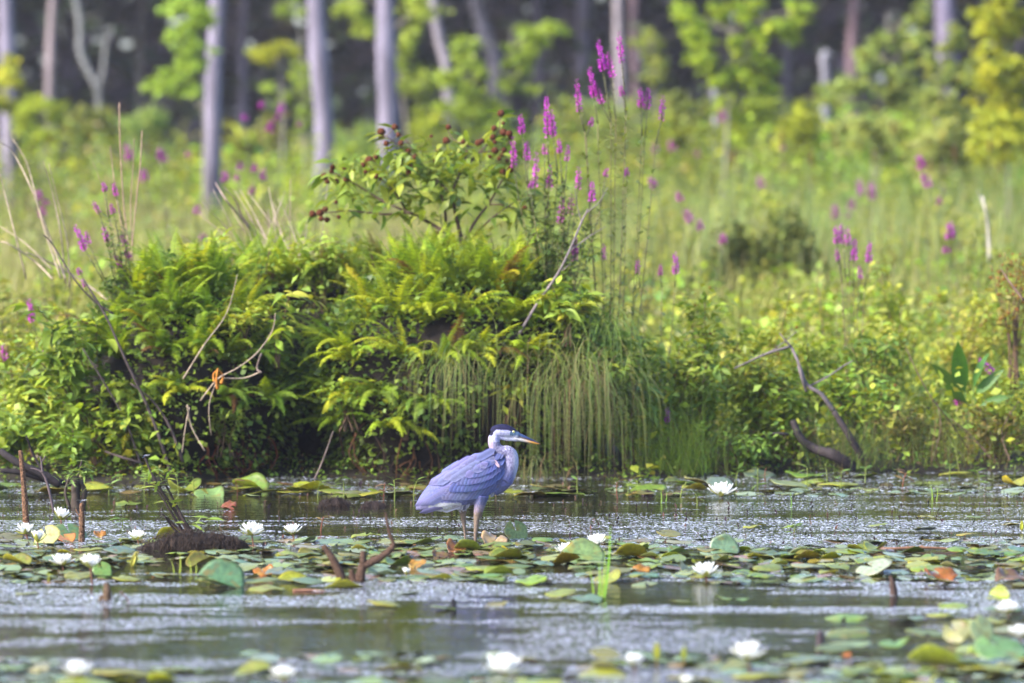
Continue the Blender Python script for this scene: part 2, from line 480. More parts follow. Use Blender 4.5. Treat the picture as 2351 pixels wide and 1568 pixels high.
trunk_tree([(1963, 0), (1958, 70), (1955, 160)], 30, 110, RED, 'reddish brown trunk between the two-lobed sapling and the right saplings', 'dim trunks at the wood edge')
trunk_tree([(2168, 0), (2172, 40), (2175, 140)], 56, 108, (0.15, 0.13, 0.19), 'broad purple grey trunk behind the right-hand saplings', 'dim trunks at the wood edge')
trunk_tree([(562, 0), (560, 60), (558, 160)], 26, 116, DIM, 'slim dim trunk between the two light green saplings', 'dim trunks at the wood edge')
trunk_tree([(1232, 0), (1236, 60), (1240, 200)], 34, 120, DIM, 'dim straight trunk above the flag-shaped sapling branch', 'dim trunks at the wood edge')
trunk_tree([(1812, 0), (1808, 80), (1806, 200)], 24, 118, DIM, 'thin dim trunk right of the two-lobed sapling', 'dim trunks at the wood edge')
trunk_tree([(330, 0), (326, 80), (322, 200)], 20, 120, (0.12, 0.11, 0.11), 'thin dim trunk between forked sapling and light green sapling', 'dim trunks at the wood edge')
trunk_tree([(1890, 128), (1892, 155), (1894, 190)], 22, 98, (0.18, 0.17, 0.20), 'short pale broken snag rising over the right saplings', 'bare trunks in the marsh', 0, 4.2)
trunk_tree([(1640, 190), (1641, 225), (1642, 260)], 22, 90, (0.18, 0.17, 0.20), 'short pale snag at the foot of the two-lobed sapling', 'bare trunks in the marsh', 0, 3.5)

YG = [(0.30, 0.36, 0.04), (0.38, 0.40, 0.04), (0.22, 0.30, 0.04)]
LG = [(0.27, 0.36, 0.06), (0.33, 0.41, 0.07), (0.21, 0.30, 0.05)]
PG = [(0.24, 0.31, 0.10), (0.28, 0.34, 0.10), (0.20, 0.28, 0.08), (0.34, 0.34, 0.08)]
OL = [(0.18, 0.20, 0.04), (0.22, 0.23, 0.05), (0.13, 0.17, 0.035), (0.26, 0.23, 0.07)]
def sapling(u, vb, d, blobs, cols, label, group, leaf=0.10, dens=1.0, tr=9):
    b = at(u, vb, d); b.z = ground(b.x, d) - 0.05
    th = thing('sapling', label, 'tree', b, group)
    top = min(blobs, key=lambda q: q[1])
    tp = at(u * 0.6 + top[0] * 0.4, top[1], d)
    pp = smooth_path([Vector((0, 0, 0)), (tp - b) * 0.5 + Vector((0.05, 0, 0)), tp - b], 9)
    m = MB(); v, f = tube(pp, lin(tr / ppm(d) / 2, 0.012, 9), 7, 0.1, u); m.add(v, f, (0.2, 0.18, 0.16))
    obj('trunk', m.mesh('trunk'), M_BARK, th)
    m = MB()
    rag = []
    for (bu, bv, ru, rv) in blobs:
        for q in range(10):
            a_, k_ = random.uniform(0, 6.28), random.uniform(0.2, 1.0)
            rag.append((bu + math.cos(a_) * ru * k_, bv + math.sin(a_) * rv * k_, ru * random.uniform(0.14, 0.42), rv * random.uniform(0.16, 0.45), q == 0))
    for (bu, bv, ru, rv, stem_) in rag:
        c = at(bu, bv, d + random.gauss(0, 0.25)) - b
        s = 1 / ppm(d)
        nn = int(dens * ru * rv * 3.14 / 9) + 6
        x = rng.normal(size=(nn, 3)); x /= np.linalg.norm(x, axis=1, keepdims=True)
        x *= (rng.random((nn, 1)) ** 0.75) * 1.25
        keepn = [noise.noise(Vector((q[0] * 2.1 + bu, q[1] * 2.1, q[2] * 2.1 + bv))) > -0.22 for q in x]
        x = x[np.array(keepn)] * np.array([ru * s, max(ru, rv) * s * 0.9, rv * s]) + np.array(c)
        cloud(m, x, leaf, cols, 0.35)
        if not stem_: continue
        j = min(range(9), key=lambda i: abs(pp[i].z - (c.z - 0.25)))
        v, f = tube(smooth_path([pp[j], pp[j].lerp(c, 0.5) + Vector((0, 0, 0.08)), c], 5), lin(0.02, 0.006, 5), 5)
        mm = MB(); mm.add(v, f, (0.2, 0.18, 0.14)); obj('branch', mm.mesh('branch'), M_BARK, th)
    obj('crown', m.mesh('crown'), M_FAR, th)
    return th
G1 = 'bright saplings in front of the dark wood'
sapling(470, 300, 74, [(430, 25, 60, 30), (470, 50, 45, 40), (425, 90, 45, 35), (450, 130, 50, 32), (400, 160, 40, 24), (365, 195, 42, 22), (420, 200, 40, 20)], LG, 'light green sapling spreading across the half hidden pale trunk', G1)
sapling(640, 320, 82, [(612, 125, 62, 26), (650, 112, 40, 18)], YG, 'flat yellow-green branch of a sapling left of the tall trunks', G1)
sapling(700, 330, 86, [(668, 20, 38, 26), (690, 170, 32, 24), (660, 225, 30, 20), (712, 200, 26, 30), (700, 265, 34, 30), (610, 200, 18, 10)], LG, 'patchy light green sapling close by the left tall trunk', G1, 0.10, 0.8)
sapling(960, 330, 84, [(800, 15, 40, 26), (830, 60, 30, 30), (945, 25, 50, 34), (985, 20, 34, 20), (940, 90, 32, 40), (920, 150, 34, 30), (975, 170, 30, 26), (950, 215, 46, 28)], LG, 'loose green sapling wrapped around the right tall trunk', G1)
sapling(1110, 330, 82, [(1240, 75, 62, 22), (1275, 62, 36, 14), (1205, 100, 44, 30), (1190, 140, 30, 26), (1195, 190, 44, 24), (1070, 100, 32, 26), (1080, 165, 44, 40), (1020, 180, 36, 24), (1120, 230, 60, 34), (1060, 250, 60, 30)], LG + YG[:1], 'green sapling with a flag-shaped branch above the buttonbush', G1)
sapling(1500, 320, 80, [(1490, 90, 34, 22), (1505, 125, 28, 26), (1500, 165, 26, 22), (1540, 230, 46, 30), (1590, 250, 36, 26)], PG, 'narrow pale green sapling right of the tallest loosestrife', G1)
sapling(1645, 320, 78, [(1560, 22, 30, 22), (1590, 60, 34, 24), (1625, 95, 34, 26), (1610, 140, 36, 24), (1650, 30, 34, 26), (1725, 20, 40, 30), (1830, 30, 30, 28), (1790, 70, 46, 26), (1720, 95, 40, 34), (1745, 140, 44, 30), (1690, 175, 40, 28), (1640, 180, 30, 20), (1740, 195, 46, 22)], YG, 'two-lobed yellow-green sapling standing before the dark wood', G1, 0.11)
sapling(1990, 330, 76, [(2020, 100, 30, 28), (1990, 140, 36, 30), (2100, 90, 36, 34), (2110, 30, 24, 26), (2060, 150, 34, 34), (1950, 200, 44, 34), (2020, 210, 52, 36), (1900, 215, 40, 28), (2090, 220, 50, 40)], PG, 'pale green sapling beside the short broken snag', G1, 0.10)
sapling(2150, 330, 74, [(2185, 90, 36, 36), (2150, 150, 40, 40), (2210, 170, 46, 46), (2160, 220, 56, 40), (2200, 270, 60, 40)], PG, 'pale green sapling in front of the broad purple trunk', G1, 0.10)
sapling(2310, 340, 72, [(2300, 20, 56, 34), (2255, 40, 24, 20), (2320, 80, 50, 40), (2260, 75, 20, 16), (2290, 140, 50, 40), (2330, 190, 46, 46), (2270, 210, 50, 46), (2310, 270, 60, 46)], YG, 'tall yellow-green sapling filling the upper right corner', G1, 0.11)
sapling(15, 330, 76, [(14, 150, 24, 26), (20, 190, 26, 22), (12, 235, 28, 22)], YG, 'small yellow sapling against the trunk at the left edge', G1)
# shrubs standing in the meadow in front of the wood
G2 = 'low shrubs at the far side of the meadow'
for u, v, d, ru, rv, cl, lb in [
    (90, 262, 84, 90, 40, YG, 'yellowish low shrub at the foot of the left edge trunk'),
    (210, 285, 88, 90, 42, OL, 'olive low shrub under the forked grey sapling'),
    (330, 275, 86, 80, 44, PG, 'pale green low shrub left of the half hidden trunk'),
    (585, 300, 84, 80, 44, OL, 'olive low shrub between the half hidden trunk and the tall trunks'),
    (820, 300, 88, 70, 50, PG, 'pale green low shrub between the two tall grey trunks'),
    (990, 300, 86, 80, 50, YG, 'yellow-green low shrub right of the two tall grey trunks'),
    (1150, 295, 82, 100, 52, LG, 'light green low shrub behind the buttonbush top'),
    (1300, 270, 86, 80, 46, PG, 'pale low shrub behind the middle loosestrife spikes'),
    (1430, 300, 84, 70, 52, PG, 'pale low shrub right behind the tallest loosestrife stems'),
    (1560, 290, 80, 80, 50, YG, 'yellow low shrub left of the short snag'),
    (1700, 280, 80, 90, 50, YG, 'yellow low shrub under the two-lobed sapling'),
    (1850, 280, 78, 90, 50, YG, 'yellow low shrub between two-lobed sapling and cattails'),
    (2000, 295, 74, 110, 46, PG, 'pale low shrub under the pale green sapling by the snag'),
    (2160, 310, 72, 100, 50, PG, 'pale low shrub before the broad purple trunk'),
    (2310, 320, 70, 90, 50, YG, 'yellow-green low shrub under the corner sapling')]:
    v += random.uniform(-26, 16); ru *= random.uniform(0.6, 0.95)
    sapling(u, v + 60, d, [(u, v, ru, rv), (u - ru * 0.5, v + 14, ru * 0.6, rv * 0.8), (u + ru * 0.45, v + 8, ru * 0.6, rv * 0.9), (u, v + 40, ru * 1.1, rv)], cl, lb, G2, 0.10, 0.55, 6)

def grass_field(name, n, ylo, yhi, hlo, hhi, cols, label, xr=(-1.9, 1.9), width=0.02, mask=None, bend=0.3, yp=1.0):
    mb = MB()
    y = ylo + (yhi - ylo) * rng.random(n) ** yp
    x = rng.uniform(xr[0], xr[1], n) * 0.104 * y
    if mask is not None:
        k = np.array([mask(a, b) for a, b in zip(x, y)]); x, y = x[k], y[k]
    n = len(x)
    z = np.array([ground(a, b) for a, b in zip(x, y)])
    h = rng.uniform(hlo, hhi, n)
    half = n // 2
    for k, (bd, sl) in enumerate(((bend, slice(0, half)), (bend * 2.2, slice(half, n)))):
        tv, tf = blade_template(3, bd, 1.0)
        az = rng.uniform(0, 6.283, n)[sl]
        m = len(az)
        c, s = np.cos(az), np.sin(az)
        Rm = np.zeros((m, 3, 3)); Rm[:, 0, 0] = c; Rm[:, 0, 1] = -s; Rm[:, 1, 0] = s; Rm[:, 1, 1] = c; Rm[:, 2, 2] = 1
        hh = h[sl]
        S = np.stack([hh, np.full(m, width) * (0.6 + 0.8 * rng.random(m)), hh], 1)
        scatter(mb, tv, tf, Rm, np.stack([x, y, z], 1)[sl], S, mixcols(cols, m, 0.25))
    return tag(obj(name, mb.mesh(name), M_GRASS), label, 'grass', kind='stuff')
def patch(f, th, s=0): return lambda a, b: noise.noise(Vector((a * f + s, b * f * 0.5, s))) > th
OLIVE = [(0.20, 0.22, 0.045), (0.24, 0.24, 0.06), (0.16, 0.20, 0.04), (0.27, 0.24, 0.09)]
TAN = [(0.30, 0.26, 0.13), (0.25, 0.24, 0.10), (0.22, 0.23, 0.08)]
BLUEG = [(0.13, 0.19, 0.07), (0.15, 0.21, 0.07), (0.18, 0.21, 0.06), (0.22, 0.23, 0.07)]
grass_field('meadow_grass', 13000, 60, 104, 0.9, 1.5, OLIVE + TAN, 'pale olive grass of the far meadow', width=0.026)
grass_field('meadow_grass', 10000, 44, 64, 0.7, 1.15, OLIVE, 'olive green grass of the near meadow', width=0.018)
grass_field('cattail_leaves', 3800, 54, 76, 1.1, 2.0, BLUEG + [(0.30, 0.27, 0.12), (0.26, 0.28, 0.06), (0.10, 0.15, 0.05)], 'tall blue-green cattail leaves behind the right bank', xr=(0.2, 1.9), width=0.02, bend=0.16)
grass_field('dry_grass', 3500, 50, 80, 1.1, 1.6, TAN, 'tan dry grass stalks in the left meadow', xr=(-1.9, -0.1), width=0.012, bend=0.15)
grass_field('bank_grass', 12000, 37.5, 46, 0.45, 0.85, [(0.14, 0.20, 0.03), (0.19, 0.22, 0.04), (0.10, 0.15, 0.025)], 'fresh green grass between the bank shrubs', width=0.011)

# leafy growth all through the blurred meadow: one uncountable mass
mb = MB()
clumps = 1500
for k in range(clumps):
    y = 42 + 58 * random.random() ** 0.9
    x = random.uniform(-1.9, 1.9) * 0.104 * y
    q = noise.noise(Vector((x * 0.25, y * 0.12, 4.0)))
    base_c = [YG, OL, PG, YG, TAN, LG][int((q + 0.5 + random.gauss(0, 0.12)) * 6) % 6]
    h = random.uniform(0.45, 1.0) * (0.8 + 0.012 * (y - 42)); r = random.uniform(0.25, 0.8)
    if y > 68: h = random.uniform(1.0, 2.35) * sstep(60, 80, y); r = random.uniform(0.4, 0.9)
    if y > 74 and x > 0.5: h = random.uniform(1.5, 2.9)
    nn = int((90 + 160 * r) * (1 + 0.6 * (h > 1.2)))
    p = rng.normal(size=(nn, 3)); p /= np.linalg.norm(p, axis=1, keepdims=True); p *= rng.random((nn, 1)) ** 0.45
    p[:, 2] = np.abs(p[:, 2])
    p = p * np.array([r, r, h]) + np.array([x, y, ground(x, y) + 0.25 * random.random()])
    cloud(mb, p, 0.07 + 0.0006 * y, [tuple(c_ * random.uniform(0.75, 1.1) for c_ in cc_) for cc_ in base_c], 0.5)
tag(obj('meadow_growth', mb.mesh('meadow_growth'), M_FAR), 'soft mixed leafy growth of the blurred meadow', 'undergrowth', kind='stuff')

# meadow shrubs, blurred, one by one
def blob_shrub(u, vtop, d, w, cols, label, group, leaf=0.06, dens=1.0, vlow=None):
    top = at(u, vtop, d); g = ground(top.x, d); h = top.z - g
    rx = w / 2 / ppm(d)
    b = Vector((top.x, d, g))
    th = thing('meadow_shrub', label, 'shrub', b, group)
    nn = int(dens * 900 * rx * h / 0.8) + 60
    x = rng.normal(size=(nn, 3)); x /= np.linalg.norm(x, axis=1, keepdims=True); x *= rng.random((nn, 1)) ** 0.4
    x[:, 2] = np.abs(x[:, 2])
    wob = np.array([1 + 0.35 * noise.noise(Vector((q[0] * 1.7 + u, q[1] * 1.7, q[2] * 1.7))) for q in x])
    x = x * wob[:, None] * np.array([rx, rx * 0.8, h])
    m = MB(); cloud(m, x, leaf, cols, 0.4)
    obj('foliage', m.mesh('foliage'), M_FAR, th)
    for k in range(4):
        a = random.uniform(0, 6.28)
        m = MB(); v, f = tube(smooth_path([(0, 0, -0.05), (math.cos(a) * rx * 0.3, math.sin(a) * rx * .3, h * 0.4), (math.cos(a) * rx * .6, math.sin(a) * rx * .5, h * .85)], 5), lin(0.015, 0.004, 5), 5); m.add(v, f, (0.08, 0.06, 0.045))
        obj('stem', m.mesh('stem'), M_TWIG, th)
    return th
G3 = 'shrubs in the blurred meadow'
DK = [(0.035, 0.055, 0.014), (0.05, 0.075, 0.016), (0.10, 0.11, 0.02)]  # dark tones put the shrub pair's shaded side into the leaf colour
blob_shrub(1700, 492, 55, 200, DK, 'shade-darkened green shrub in the meadow behind the right bank, left of its pair', G3, 0.09, 3.5)
blob_shrub(1815, 505, 55.5, 190, DK, 'shade-darkened green shrub in the meadow behind the right bank, right of its pair', G3, 0.09, 3.5)
blob_shrub(1760, 470, 58, 260, YG + OL, 'yellow-green shrub rising just behind the pair of dark shrubs', G3, 0.08, 2)
blob_shrub(2180, 470, 60, 260, YG + OL, 'wide yellow-green shrub far behind the right edge bank', G3, 0.08, 2)
blob_shrub(1520, 470, 60, 220, OL + YG, 'wide yellow-olive shrub left of the pair of dark shrubs', G3, 0.08, 2)
for u, v, d, w, cl, lb in [
    (60, 300, 66, 150, DK + OL, 'dark olive shrub in the meadow at the left edge'),
    (180, 410, 56, 150, OL, 'olive shrub behind the leftmost arching dry stems'),
    (140, 560, 44, 170, OL + YG, 'yellow-green shrub behind the left loosestrife'),
    (30, 640, 41, 160, OL, 'low olive shrub on the bank at the left edge'),
    (420, 420, 56, 170, OL + PG, 'olive shrub behind the tall dry stalks'),
    (640, 330, 60, 120, PG, 'pale shrub below the left tall trunk'),
    (800, 345, 56, 130, YG + LG, 'yellow-green shrub just behind the buttonbush left side'),
    (700, 420, 46, 150, LG, 'green shrub left of the buttonbush'),
    (960, 470, 52, 220, OL, 'olive shrub seen under the buttonbush branches'),
    (1250, 470, 54, 200, OL + PG, 'olive shrub behind the middle loosestrife stems'),
    (1500, 500, 56, 160, OL, 'olive shrub well left of the pair of dark shrubs'),
    (1460, 590, 45, 170, OL + YG, 'yellow-green shrub right of the tallest loosestrife stem'),
    (2050, 480, 56, 200, OL + YG, 'yellow-green shrub right of the pair of dark shrubs'),
    (2230, 465, 56, 160, OL + YG, 'yellow-green shrub behind the pale thin snag on the right'),
    (2000, 560, 46, 200, OL, 'low olive shrub behind the right loosestrife cluster'),
    (2240, 560, 46, 200, OL, 'low olive shrub behind the right edge bank')]:
    blob_shrub(u, v, d, w, cl, lb, G3)

# cattails
def cattail(u, v, d, label):
    p = at(u, v, d); g = ground(p.x, d); b = Vector((p.x, d, g))
    th = thing('cattail', label, 'cattail', b, 'cattails behind the right bank')
    h = p.z - g
    m = MB(); vv, f = tube([(0, 0, 0), (0.01, 0, h * 0.5), (0, 0, h + 0.12)], [0.006, 0.005, 0.003], 5); m.add(vv, f, (0.2, 0.2, 0.08)); obj('stem', m.mesh('stem'), M_TWIG, th)
    m = MB(); vv, f = tube([(0, 0, h - 0.17), (0, 0, h - 0.15), (0, 0, h + .0), (0, 0, h + 0.02)], [0.008, 0.016, 0.016, 0.006], 8); m.add(vv, f, (0.10, 0.045, 0.02)); obj('head', m.mesh('head'), M_HEAD, th)
    for k in range(5):
        tv, tf = blade_template(5, random.uniform(0.05, 0.3), 0.011)
        m = MB(); m.add(tv * (h * random.uniform(0.8, 1.1)), tf, (0.09, 0.15, 0.05))
        obj('leaf', m.mesh('leaf'), M_GRASS, th, rot=Matrix.Rotation(random.uniform(0, 6.28), 3, 'Z'))
for i, (x, y) in enumerate([(925, 790), (1245, 800), (1465, 890), (1580, 720), (1805, 830), (1800, 960), (1940, 870), (2150, 830), (2215, 960), (2290, 900), (640, 900), (1100, 900)]):
    u = x * 0.3897 + 1435
    cattail(u, y * 0.3897, 62 + (i % 5) * 2.5, 'brown-headed cattail, %s' % ['far left of its row', 'third from the left', 'fourth from the left', 'tall one under the pale saplings', 'upper of a close pair', 'lower of a close pair', 'right of the close pair', 'tall one near the right edge', 'lower one near the right edge', 'last one by the right edge', 'first and lowest one, left of the dark shrub', 'second from the left, low in the leaves'][i])

# ------------------------------------------------------------------ purple loosestrife
def spike_mesh(name, seed, full=1.0):
    r = np.random.default_rng(seed); m = MB()
    v, f = tube([(0, 0, 0), (0, 0, 0.5), (0, 0, 1.12)], [0.018, 0.014, 0.004], 5); m.add(v, f, (0.10, 0.10, 0.06))
    n = 170
    z = r.random(n)
    whorl = np.round(z * 13) / 13 + r.normal(size=n) * 0.014
    whorl = np.clip(whorl, 0.0, 1.0)
    keep = r.random(n) < (full + 0.2 * np.sin(whorl * 9 + seed))
    whorl = whorl[keep]; n = len(whorl)
    a = r.uniform(0, 6.283, n)
    rad = 0.062 * (1 - 0.45 * whorl ** 2) * r.uniform(0.6, 1.2, n)
    P = np.stack([np.cos(a) * rad * 0.4, np.sin(a) * rad * 0.4, whorl], 1)
    D = np.stack([np.cos(a), np.sin(a), r.uniform(-0.2, 0.6, n)], 1)
    c = np.array([(0.50, 0.06, 0.46)]) * (0.75 + 0.6 * r.random((n, 1)))
    scatter(m, KITE_B[0], KITE_B[1], frames(D, r.normal(size=n)), P, rad * 1.5, c)
    return m.mesh(name)
SPIKES = [spike_mesh('flower_spike', s, fl) for s, fl in ((1, 1.0), (2, 0.85), (3, 0.7), (4, 0.95))]
def spent_mesh(seed):
    r = np.random.default_rng(seed); m = MB()
    v, f = tube([(0, 0, 0), (0.01, 0, 0.5), (0, 0, 1.0)], [0.012, 0.01, 0.006], 5); m.add(v, f, (0.13, 0.13, 0.07))
    n = 60; z = np.round(r.random(n) * 16) / 16; a = r.uniform(0, 6.28, n)
    D = np.stack([np.cos(a), np.sin(a), np.full(n, 0.9)], 1); P = np.stack([0 * a, 0 * a, z], 1)
    scatter(m, KITE_B[0], KITE_B[1], frames(D, r.normal(size=n)), P, np.full(n, 0.045), np.tile([(0.11, 0.11, 0.06)], (n, 1)))
    return m.mesh('seed_stalk')
SPENT = [spent_mesh(11), spent_mesh(12)]
def loosestrife(root, d, spikes, label, group, leaves=14, leafcol=(0.12, 0.19, 0.06), stemcol=(0.16, 0.13, 0.07), rise=0.5, spread=0.0, zfix=None):
    """spikes: (u_top, v_top, u_bottom, v_bottom, u_stem, v_stem) flowering part and the point where its stalk joins"""
    b = at(root[0], root[1], d); b.z = min(b.z, floor_z(b.x, d))
    th = thing('purple_loosestrife', label, 'wildflower', b, group)
    LV = MB()
    for i, s in enumerate(spikes):
        dd = d + spread * random.uniform(-1, 1)
        t, q = at(s[0], s[1], dd) - b, at(s[2], s[3], dd) - b
        j = at(s[4], s[5], d) - b if len(s) > 4 else q * 0.6
        ax = (t - q); L = ax.length
        rt = ax.to_track_quat('Z', 'Y').to_matrix()
        wsc = (0.25 if L > 0.12 else 0.20) * (1.7 if d > 42 else 1.0)
        obj('flower_spike', SPIKES[i % 4], M_FLOWER, th, q, rt, (wsc * 1.15, wsc * 1.15, L))
        ax2 = q - j
        if ax2.length > 0.03:
            obj('seed_stalk', SPENT[i % 2], M_TWIG, th, j, ax2.to_track_quat('Z', 'Y').to_matrix(), (0.35, 0.35, ax2.length))
        mid = j * 0.5 + Vector((j.x * 0.1, 0, 0.03))
        pp = smooth_path([Vector((0, 0, 0)), mid, j], 7)
        m = MB(); v, f = tube(pp, lin(0.0045, 0.003, 7), 5); m.add(v, f, stemcol); obj('stem', m.mesh('stem'), M_TWIG, th)
        for k in range(int(leaves * 1.7)):
            w = random.uniform(0.12, 1.0); i6 = min(int(w * 6), 5); p = pp[i6].lerp(pp[i6 + 1], w * 6 - i6) + Vector((random.gauss(0, .01), random.gauss(0, .01), random.gauss(0, .02)))
            a = random.uniform(0, 6.28)
            dv = np.array([[math.cos(a), math.sin(a), random.uniform(0.0, 0.9)]])
            scatter(LV, LEAF_NARROW[0], LEAF_NARROW[1], frames(dv, np.array([0.0])), np.array([list(p)]), np.array([random.uniform(0.06, 0.11)]), mixcols([leafcol, tuple(x * 0.7 for x in leafcol)], 1), LEAF_NARROW[2])
    if LV.n:
        obj('leaves', LV.mesh('leaves'), M_LEAF, th, kind='stuff')
    return th
def z2(x, y): return (x * 0.3663 + 631.4, y * 0.3663)
def z3(x, y): return (x * 0.3897 + 1435, y * 0.3897)
def sp2(x0, y0, x1, y1, x2, y2): return (*z2(x0, y0), *z2(x1, y1), *z2(x2, y2))
def sp3(x0, y0, x1, y1, x2, y2): return (*z3(x0, y0), *z3(x1, y1), *z3(x2, y2))
GL = 'purple loosestrife on the bank'
loosestrife((1403, 640), 36.6, [sp2(2027, 255, 2055, 445, 2105, 740), sp2(2085, 330, 2115, 485, 2135, 745), sp2(2152, 205, 2172, 395, 2200, 700),
    sp2(2165, 540, 2180, 605, 2200, 720), sp2(1972, 425, 2000, 610, 2022, 775), sp2(2010, 530, 2045, 650, 2105, 765), sp2(1890, 500, 1907, 700, 1942, 825),
    sp2(1990, 735, 1975, 790, 1950, 860)], 'tallest loosestrife with a crown of magenta spikes above all others', GL, 42, (0.20, 0.28, 0.06))
loosestrife((1425, 640), 36.8, [sp3(88, 520, 95, 630, 100, 800), sp3(136, 520, 130, 645, 120, 790), sp3(225, 565, 215, 710, 180, 850), sp3(10, 985, 12, 1040, 5, 1100)],
    'loosestrife with three short spikes leaning right of the tallest one', GL, 42, (0.20, 0.28, 0.06))
loosestrife((1255, 650), 36.4, [sp2(1537, 720, 1550, 840, 1582, 1170), sp2(1578, 890, 1582, 1005, 1590, 1180), sp2(1490, 860, 1496, 1050, 1530, 1250), sp2(1702, 610, 1710, 860, 1715, 1040),
    sp2(1730, 690, 1745, 860, 1770, 1080), sp2(1688, 900, 1692, 970, 1690, 1200), sp2(1640, 960, 1630, 1170, 1620, 1300), sp2(1722, 1040, 1718, 1190, 1700, 1320)],
    'dense loosestrife clump of tall spikes just right of the buttonbush', GL, 75, (0.15, 0.23, 0.07))
loosestrife((1290, 680), 36.2, [sp2(1778, 870, 1785, 960, 1800, 1150), sp2(1836, 910, 1830, 1010, 1815, 1180), sp2(1905, 1050, 1900, 1185, 1880, 1330), sp2(1987, 1140, 1985, 1270, 1960, 1400),
    sp2(2082, 1050, 2070, 1110, 2040, 1300), sp2(1800, 1240, 1790, 1400, 1770, 1500), sp2(1862, 1220, 1850, 1345, 1830, 1480), sp2(1612, 1130, 1600, 1180, 1620, 1350), sp2(1882, 1485, 1880, 1600, 1860, 1680)],
    'low spreading loosestrife in front of the dense clump', GL, 75, (0.15, 0.23, 0.07))
loosestrife((300, 760), 36.1, [(236, 418, 242, 440, 250, 500), (262, 420, 266, 450, 285, 520), (213, 462, 228, 490, 250, 560), (254, 468, 262, 492, 275, 560), (172, 517, 196, 575, 240, 650), (198, 530, 204, 560, 240, 640),
    (237, 516, 246, 556, 262, 640), (278, 540, 290, 566, 300, 640), (262, 582, 278, 616, 300, 680), (288, 572, 296, 592, 305, 660), (190, 640, 196, 660, 230, 720), (178, 615, 186, 630, 225, 700)],
    'loosestrife leaning left over the left fern hummock', GL, 50, (0.15, 0.22, 0.06))
loosestrife((78, 830), 37.0, [(66, 688, 74, 740, 84, 770), (8, 790, 12, 830, 20, 870), (100, 795, 106, 815, 100, 830)], 'loosestrife with short spikes low at the left edge of the bank', GL, 8)
loosestrife((1960, 690), 38.5, [(1918, 520, 1922, 560, 1930, 620), (1932, 514, 1936, 560, 1942, 640), (1945, 520, 1948, 565, 1950, 640), (1962, 550, 1960, 600, 1960, 660), (1996, 555, 1995, 605, 1985, 660), (1974, 610, 1975, 640, 1970, 670), (1920, 570, 1924, 600, 1935, 650)],
    'compact loosestrife cluster standing in the right bank shrubs', GL, 8)
for k, (sps, d, rt, lb) in enumerate([
    ([(1550, 580, 1552, 630, 1550, 660), (1516, 608, 1516, 632, 1520, 660), (1465, 594, 1464, 628, 1470, 660)], 37.2, (1510, 760), 'three short loosestrife spikes above the right end of the hummock'),
    ([(1318, 548, 1320, 600, 1318, 640), (1386, 560, 1386, 596, 1390, 640)], 36.9, (1340, 700), 'two small loosestrife spikes beside the slanting grey branch'),
    ([(2185, 895, 2204, 930, 2215, 980)], 37.0, (2225, 1040), 'single pink loosestrife spike leaning left near the right edge'),
    ([(2248, 825, 2280, 856, 2290, 880)], 37.2, (2300, 960), 'loosestrife spike drooping over the broad arrow leaves'),
    ([(1532, 936, 1532, 970, 1535, 1000)], 36.0, (1540, 1080), 'single low loosestrife spike by the green grass tussock'),
    ([(1570, 1035, 1572, 1065, 1575, 1075)], 36.2, (1575, 1095), 'tiny loosestrife spike low beside the arching root')]):
    loosestrife(rt, d, sps, lb, GL, 6)
# blurred ones in the meadow
for k, (d, rt, sps, lb) in enumerate([
    (52, (620, 470), [(602, 230, 600, 250), (560, 260, 562, 276), (650, 235, 645, 262), (622, 278, 618, 304), (690, 280, 688, 292), (640, 262, 636, 276)], 'blurred loosestrife with purple tips left of the tall trunks'),
    (48, (560, 500), [(516, 392, 517, 418), (552, 372, 550, 392), (546, 398, 545, 418), (586, 376, 584, 396), (606, 386, 603, 414), (580, 425, 578, 445)], 'blurred loosestrife row above the dry twig thicket'),
    (54, (400, 480), [(366, 340, 368, 362), (372, 345, 376, 372), (434, 345, 432, 362), (330, 390, 332, 418), (290, 330, 298, 368)], 'blurred loosestrife behind the tall dry stalks'),
    (46, (460, 560), [(453, 470, 452, 492), (466, 535, 466, 550)], 'small blurred loosestrife above the left hummock'),
    (48, (100, 560), [(88, 435, 90, 460), (105, 455, 106, 470), (95, 470, 98, 500)], 'blurred loosestrife behind the arching dry stems'),
    (46, (1605, 620), [(1488, 408, 1505, 430), (1558, 440, 1562, 462), (1572, 480, 1586, 512), (1606, 505, 1608, 530), (1660, 535, 1660, 560)], 'blurred loosestrife leaning left beside the pair of dark shrubs'),
    (58, (1980, 560), [(1915, 470, 1920, 500), (1956, 455, 1954, 482), (1972, 410, 1976, 450), (2000, 420, 2004, 460), (1945, 490, 1948, 500)], 'blurred loosestrife patch above the right loosestrife cluster'),
    (50, (2140, 560), [(2108, 355, 2118, 390), (2120, 395, 2132, 430), (2155, 450, 2156, 470)], 'blurred loosestrife with one raised spike right of the patch'),
    (44, (2185, 620), [(2180, 510, 2182, 550), (2170, 565, 2174, 580)], 'blurred loosestrife near the right edge with one stout spike'),
    (66, (1560, 420), [(1655, 250, 1660, 278), (1540, 320, 1545, 345), (1500, 330, 1505, 350), (1600, 345, 1604, 360)], 'faint far loosestrife left of the cattails'),
    (64, (850, 420), [(1795, 330, 1797, 345), (1745, 400, 1748, 430)], 'faint far loosestrife among the cattail leaves')]):
    if lb.startswith('faint far loosestrife among'): rt = (1770, 520)
    loosestrife(rt, d, sps, lb, 'blurred loosestrife in the meadow', 3)

